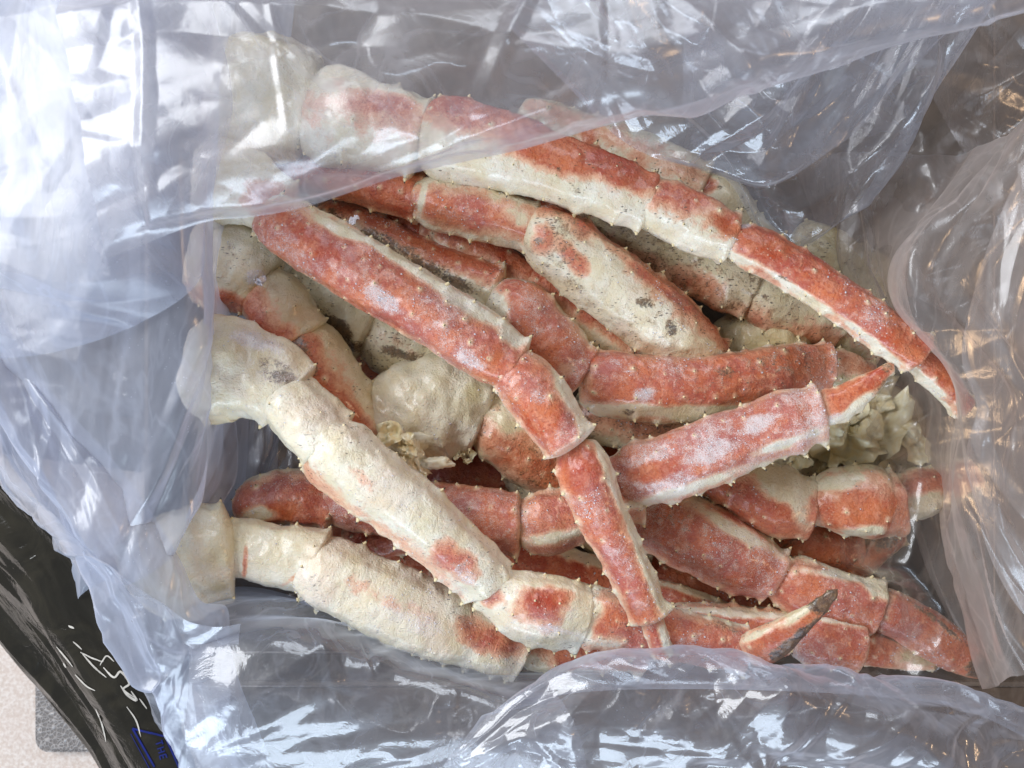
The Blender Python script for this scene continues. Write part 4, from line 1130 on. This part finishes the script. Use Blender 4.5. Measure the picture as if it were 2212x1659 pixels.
# black bag strip
q = NT('black_film')
tc = q.n('ShaderNodeNewGeometry').outputs['Position']
n2 = q.noise(tc, 40, 4, .6, 1.0)
b_ = q.n('ShaderNodeBsdfPrincipled')
q.put(b_.inputs['Base Color'], q.mix(q.ramp(n2, .4, .7), (.022, .020, .016), (.034, .030, .022)))
b_.inputs['Roughness'].default_value = .12
bp = q.n('ShaderNodeBump', i_Strength=.8, i_Distance=.0015, i_Height=n2); q.t.links.new(bp.outputs[0], b_.inputs['Normal'])
M_BLACK = q.out(b_.outputs[0])
blk = empty('black_bag', at(230, 1400, -.02))
tag(blk, 'black glossy bag edge with white script and blue print hanging at the lower left corner', 'bag')
BE = [(-80,960,-.016),(0,1062,-.010),(90,1165,-.008),(170,1265,-.010),(250,1370,-.012),(310,1455,-.014),(370,1550,-.018),(420,1650,-.022),(460,1760,-.028)]
BO = [(-130,1180,-.08),(-48,1275,-.08),(22,1370,-.08),(78,1436,-.08),(132,1514,-.085),(178,1590,-.09),(218,1660,-.09),(250,1725,-.09),(270,1820,-.09)]
BM = [((a[0]*.62+b[0]*.38), (a[1]*.62+b[1]*.38), a[2] - .010) for a, b in zip(BE, BO)]
body = sheet('bag_side', [BE, BM, BO], M_BLACK, blk, 31, 260, 110, [(9,.12,.022,.006,0,.12),(12,.04,.010,.002,0,.4)], rough=.25)
s_ = body.modifiers.new('thickness', 'SOLIDIFY'); s_.thickness = .0012; s_.offset = 0

from mathutils.bvhtree import BVHTree
_vs = [Vector(v.co) + blk.location for v in body.data.vertices]
_bvh = BVHTree.FromPolygons(_vs, [tuple(p.vertices) for p in body.data.polygons])
def on_black(px, py):
    o_ = Vector((0, 0, CAM_H)); d = (at(px, py, 0) - o_).normalized()
    h = _bvh.ray_cast(o_, d)
    return (h[0] + h[1] * (.0011 if h[1].z > 0 else -.0011)) if h[0] else None
M_INK = simple('white_ink', (.62, .57, .50), .35, 0, 200)
M_BLUE = simple('blue_ink', (.012, .020, .17), .3, 0, 200, (.012, .02, .13))
def stroke(name, pts, wpx, mat):
    C = catmull(pts, max(8, len(pts) * 8))
    V = []; 
    for i in range(len(C)):
        d = C[min(i + 1, len(C) - 1)] - C[max(i - 1, 0)]; d = d / (np.linalg.norm(d) + 1e-9)
        nrm = np.array([-d[1], d[0]]); w_ = wpx * .42 * (1 if mat is M_BLUE else .35 + .65 * math.sin(math.pi * (i + .5) / len(C)))
        a = on_black(*(C[i] + nrm * w_)); b = on_black(*(C[i] - nrm * w_))
        if a is None or b is None: continue
        V.append((a, b))
    if len(V) < 2: return
    VV = [tuple(p - blk.location) for ab in V for p in ab]
    F = [(2 * i, 2 * i + 1, 2 * i + 3, 2 * i + 2) for i in range(len(V) - 1)]
    new_mesh(name, VV, F, mat, blk)
for pts, w_ in [
  ([(180,1412),(205,1440),(232,1462)], 5), ([(175,1408),(200,1420),(225,1428)], 4), ([(218,1436),(232,1416),(248,1428)], 4),
  ([(226,1440),(248,1462),(262,1450),(280,1475),(268,1488),(290,1505)], 6), ([(262,1480),(276,1500),(296,1512),(284,1492)], 6),
  ([(125,1395),(150,1425),(160,1438)], 4), ([(165,1455),(190,1480),(208,1490)], 4), ([(160,1385),(178,1402)], 4),
  ([(210,1530),(222,1560),(232,1600)], 4), ([(302,1508),(318,1530)], 4), ([(276,1525),(296,1555),(306,1590)], 4), ([(140,1430),(146,1440)],4), ([(150,1350),(162,1356)],5)]:
    stroke('script_lettering', pts, w_, M_INK)
# blue frame and the word THE, running down the bag
def line(a, b, w_=5): stroke('printed_frame', [a, ((a[0]+b[0])/2, (a[1]+b[1])/2), b], w_, M_BLUE)
line((288,1572), (358,1590)); line((288,1572), (335,1655)); line((358,1590), (398,1680)); line((284,1584), (330,1668), 2)
# letters drawn in a local frame: reading direction goes down the strip
ox, oy = 350, 1597; rd = np.array([.30, .95]) ; upv = np.array([.95, -.30]) 
def L(u, v): return tuple(np.array([ox, oy]) + rd * u - upv * (14 - v) )
def let(segs):
    for a, b in segs: stroke('printed_letter', [L(*a), L((a[0]+b[0])/2, (a[1]+b[1])/2) if False else tuple((np.array(L(*a))+np.array(L(*b)))/2), L(*b)], 3.6, M_BLUE)
let([((0,14),(10,14)), ((5,14),(5,0))])
let([((16,14),(16,0)), ((25,14),(25,0)), ((16,7),(25,7))])
let([((32,14),(32,0)), ((32,14),(40,14)), ((32,7),(39,7)), ((32,0),(40,0))])
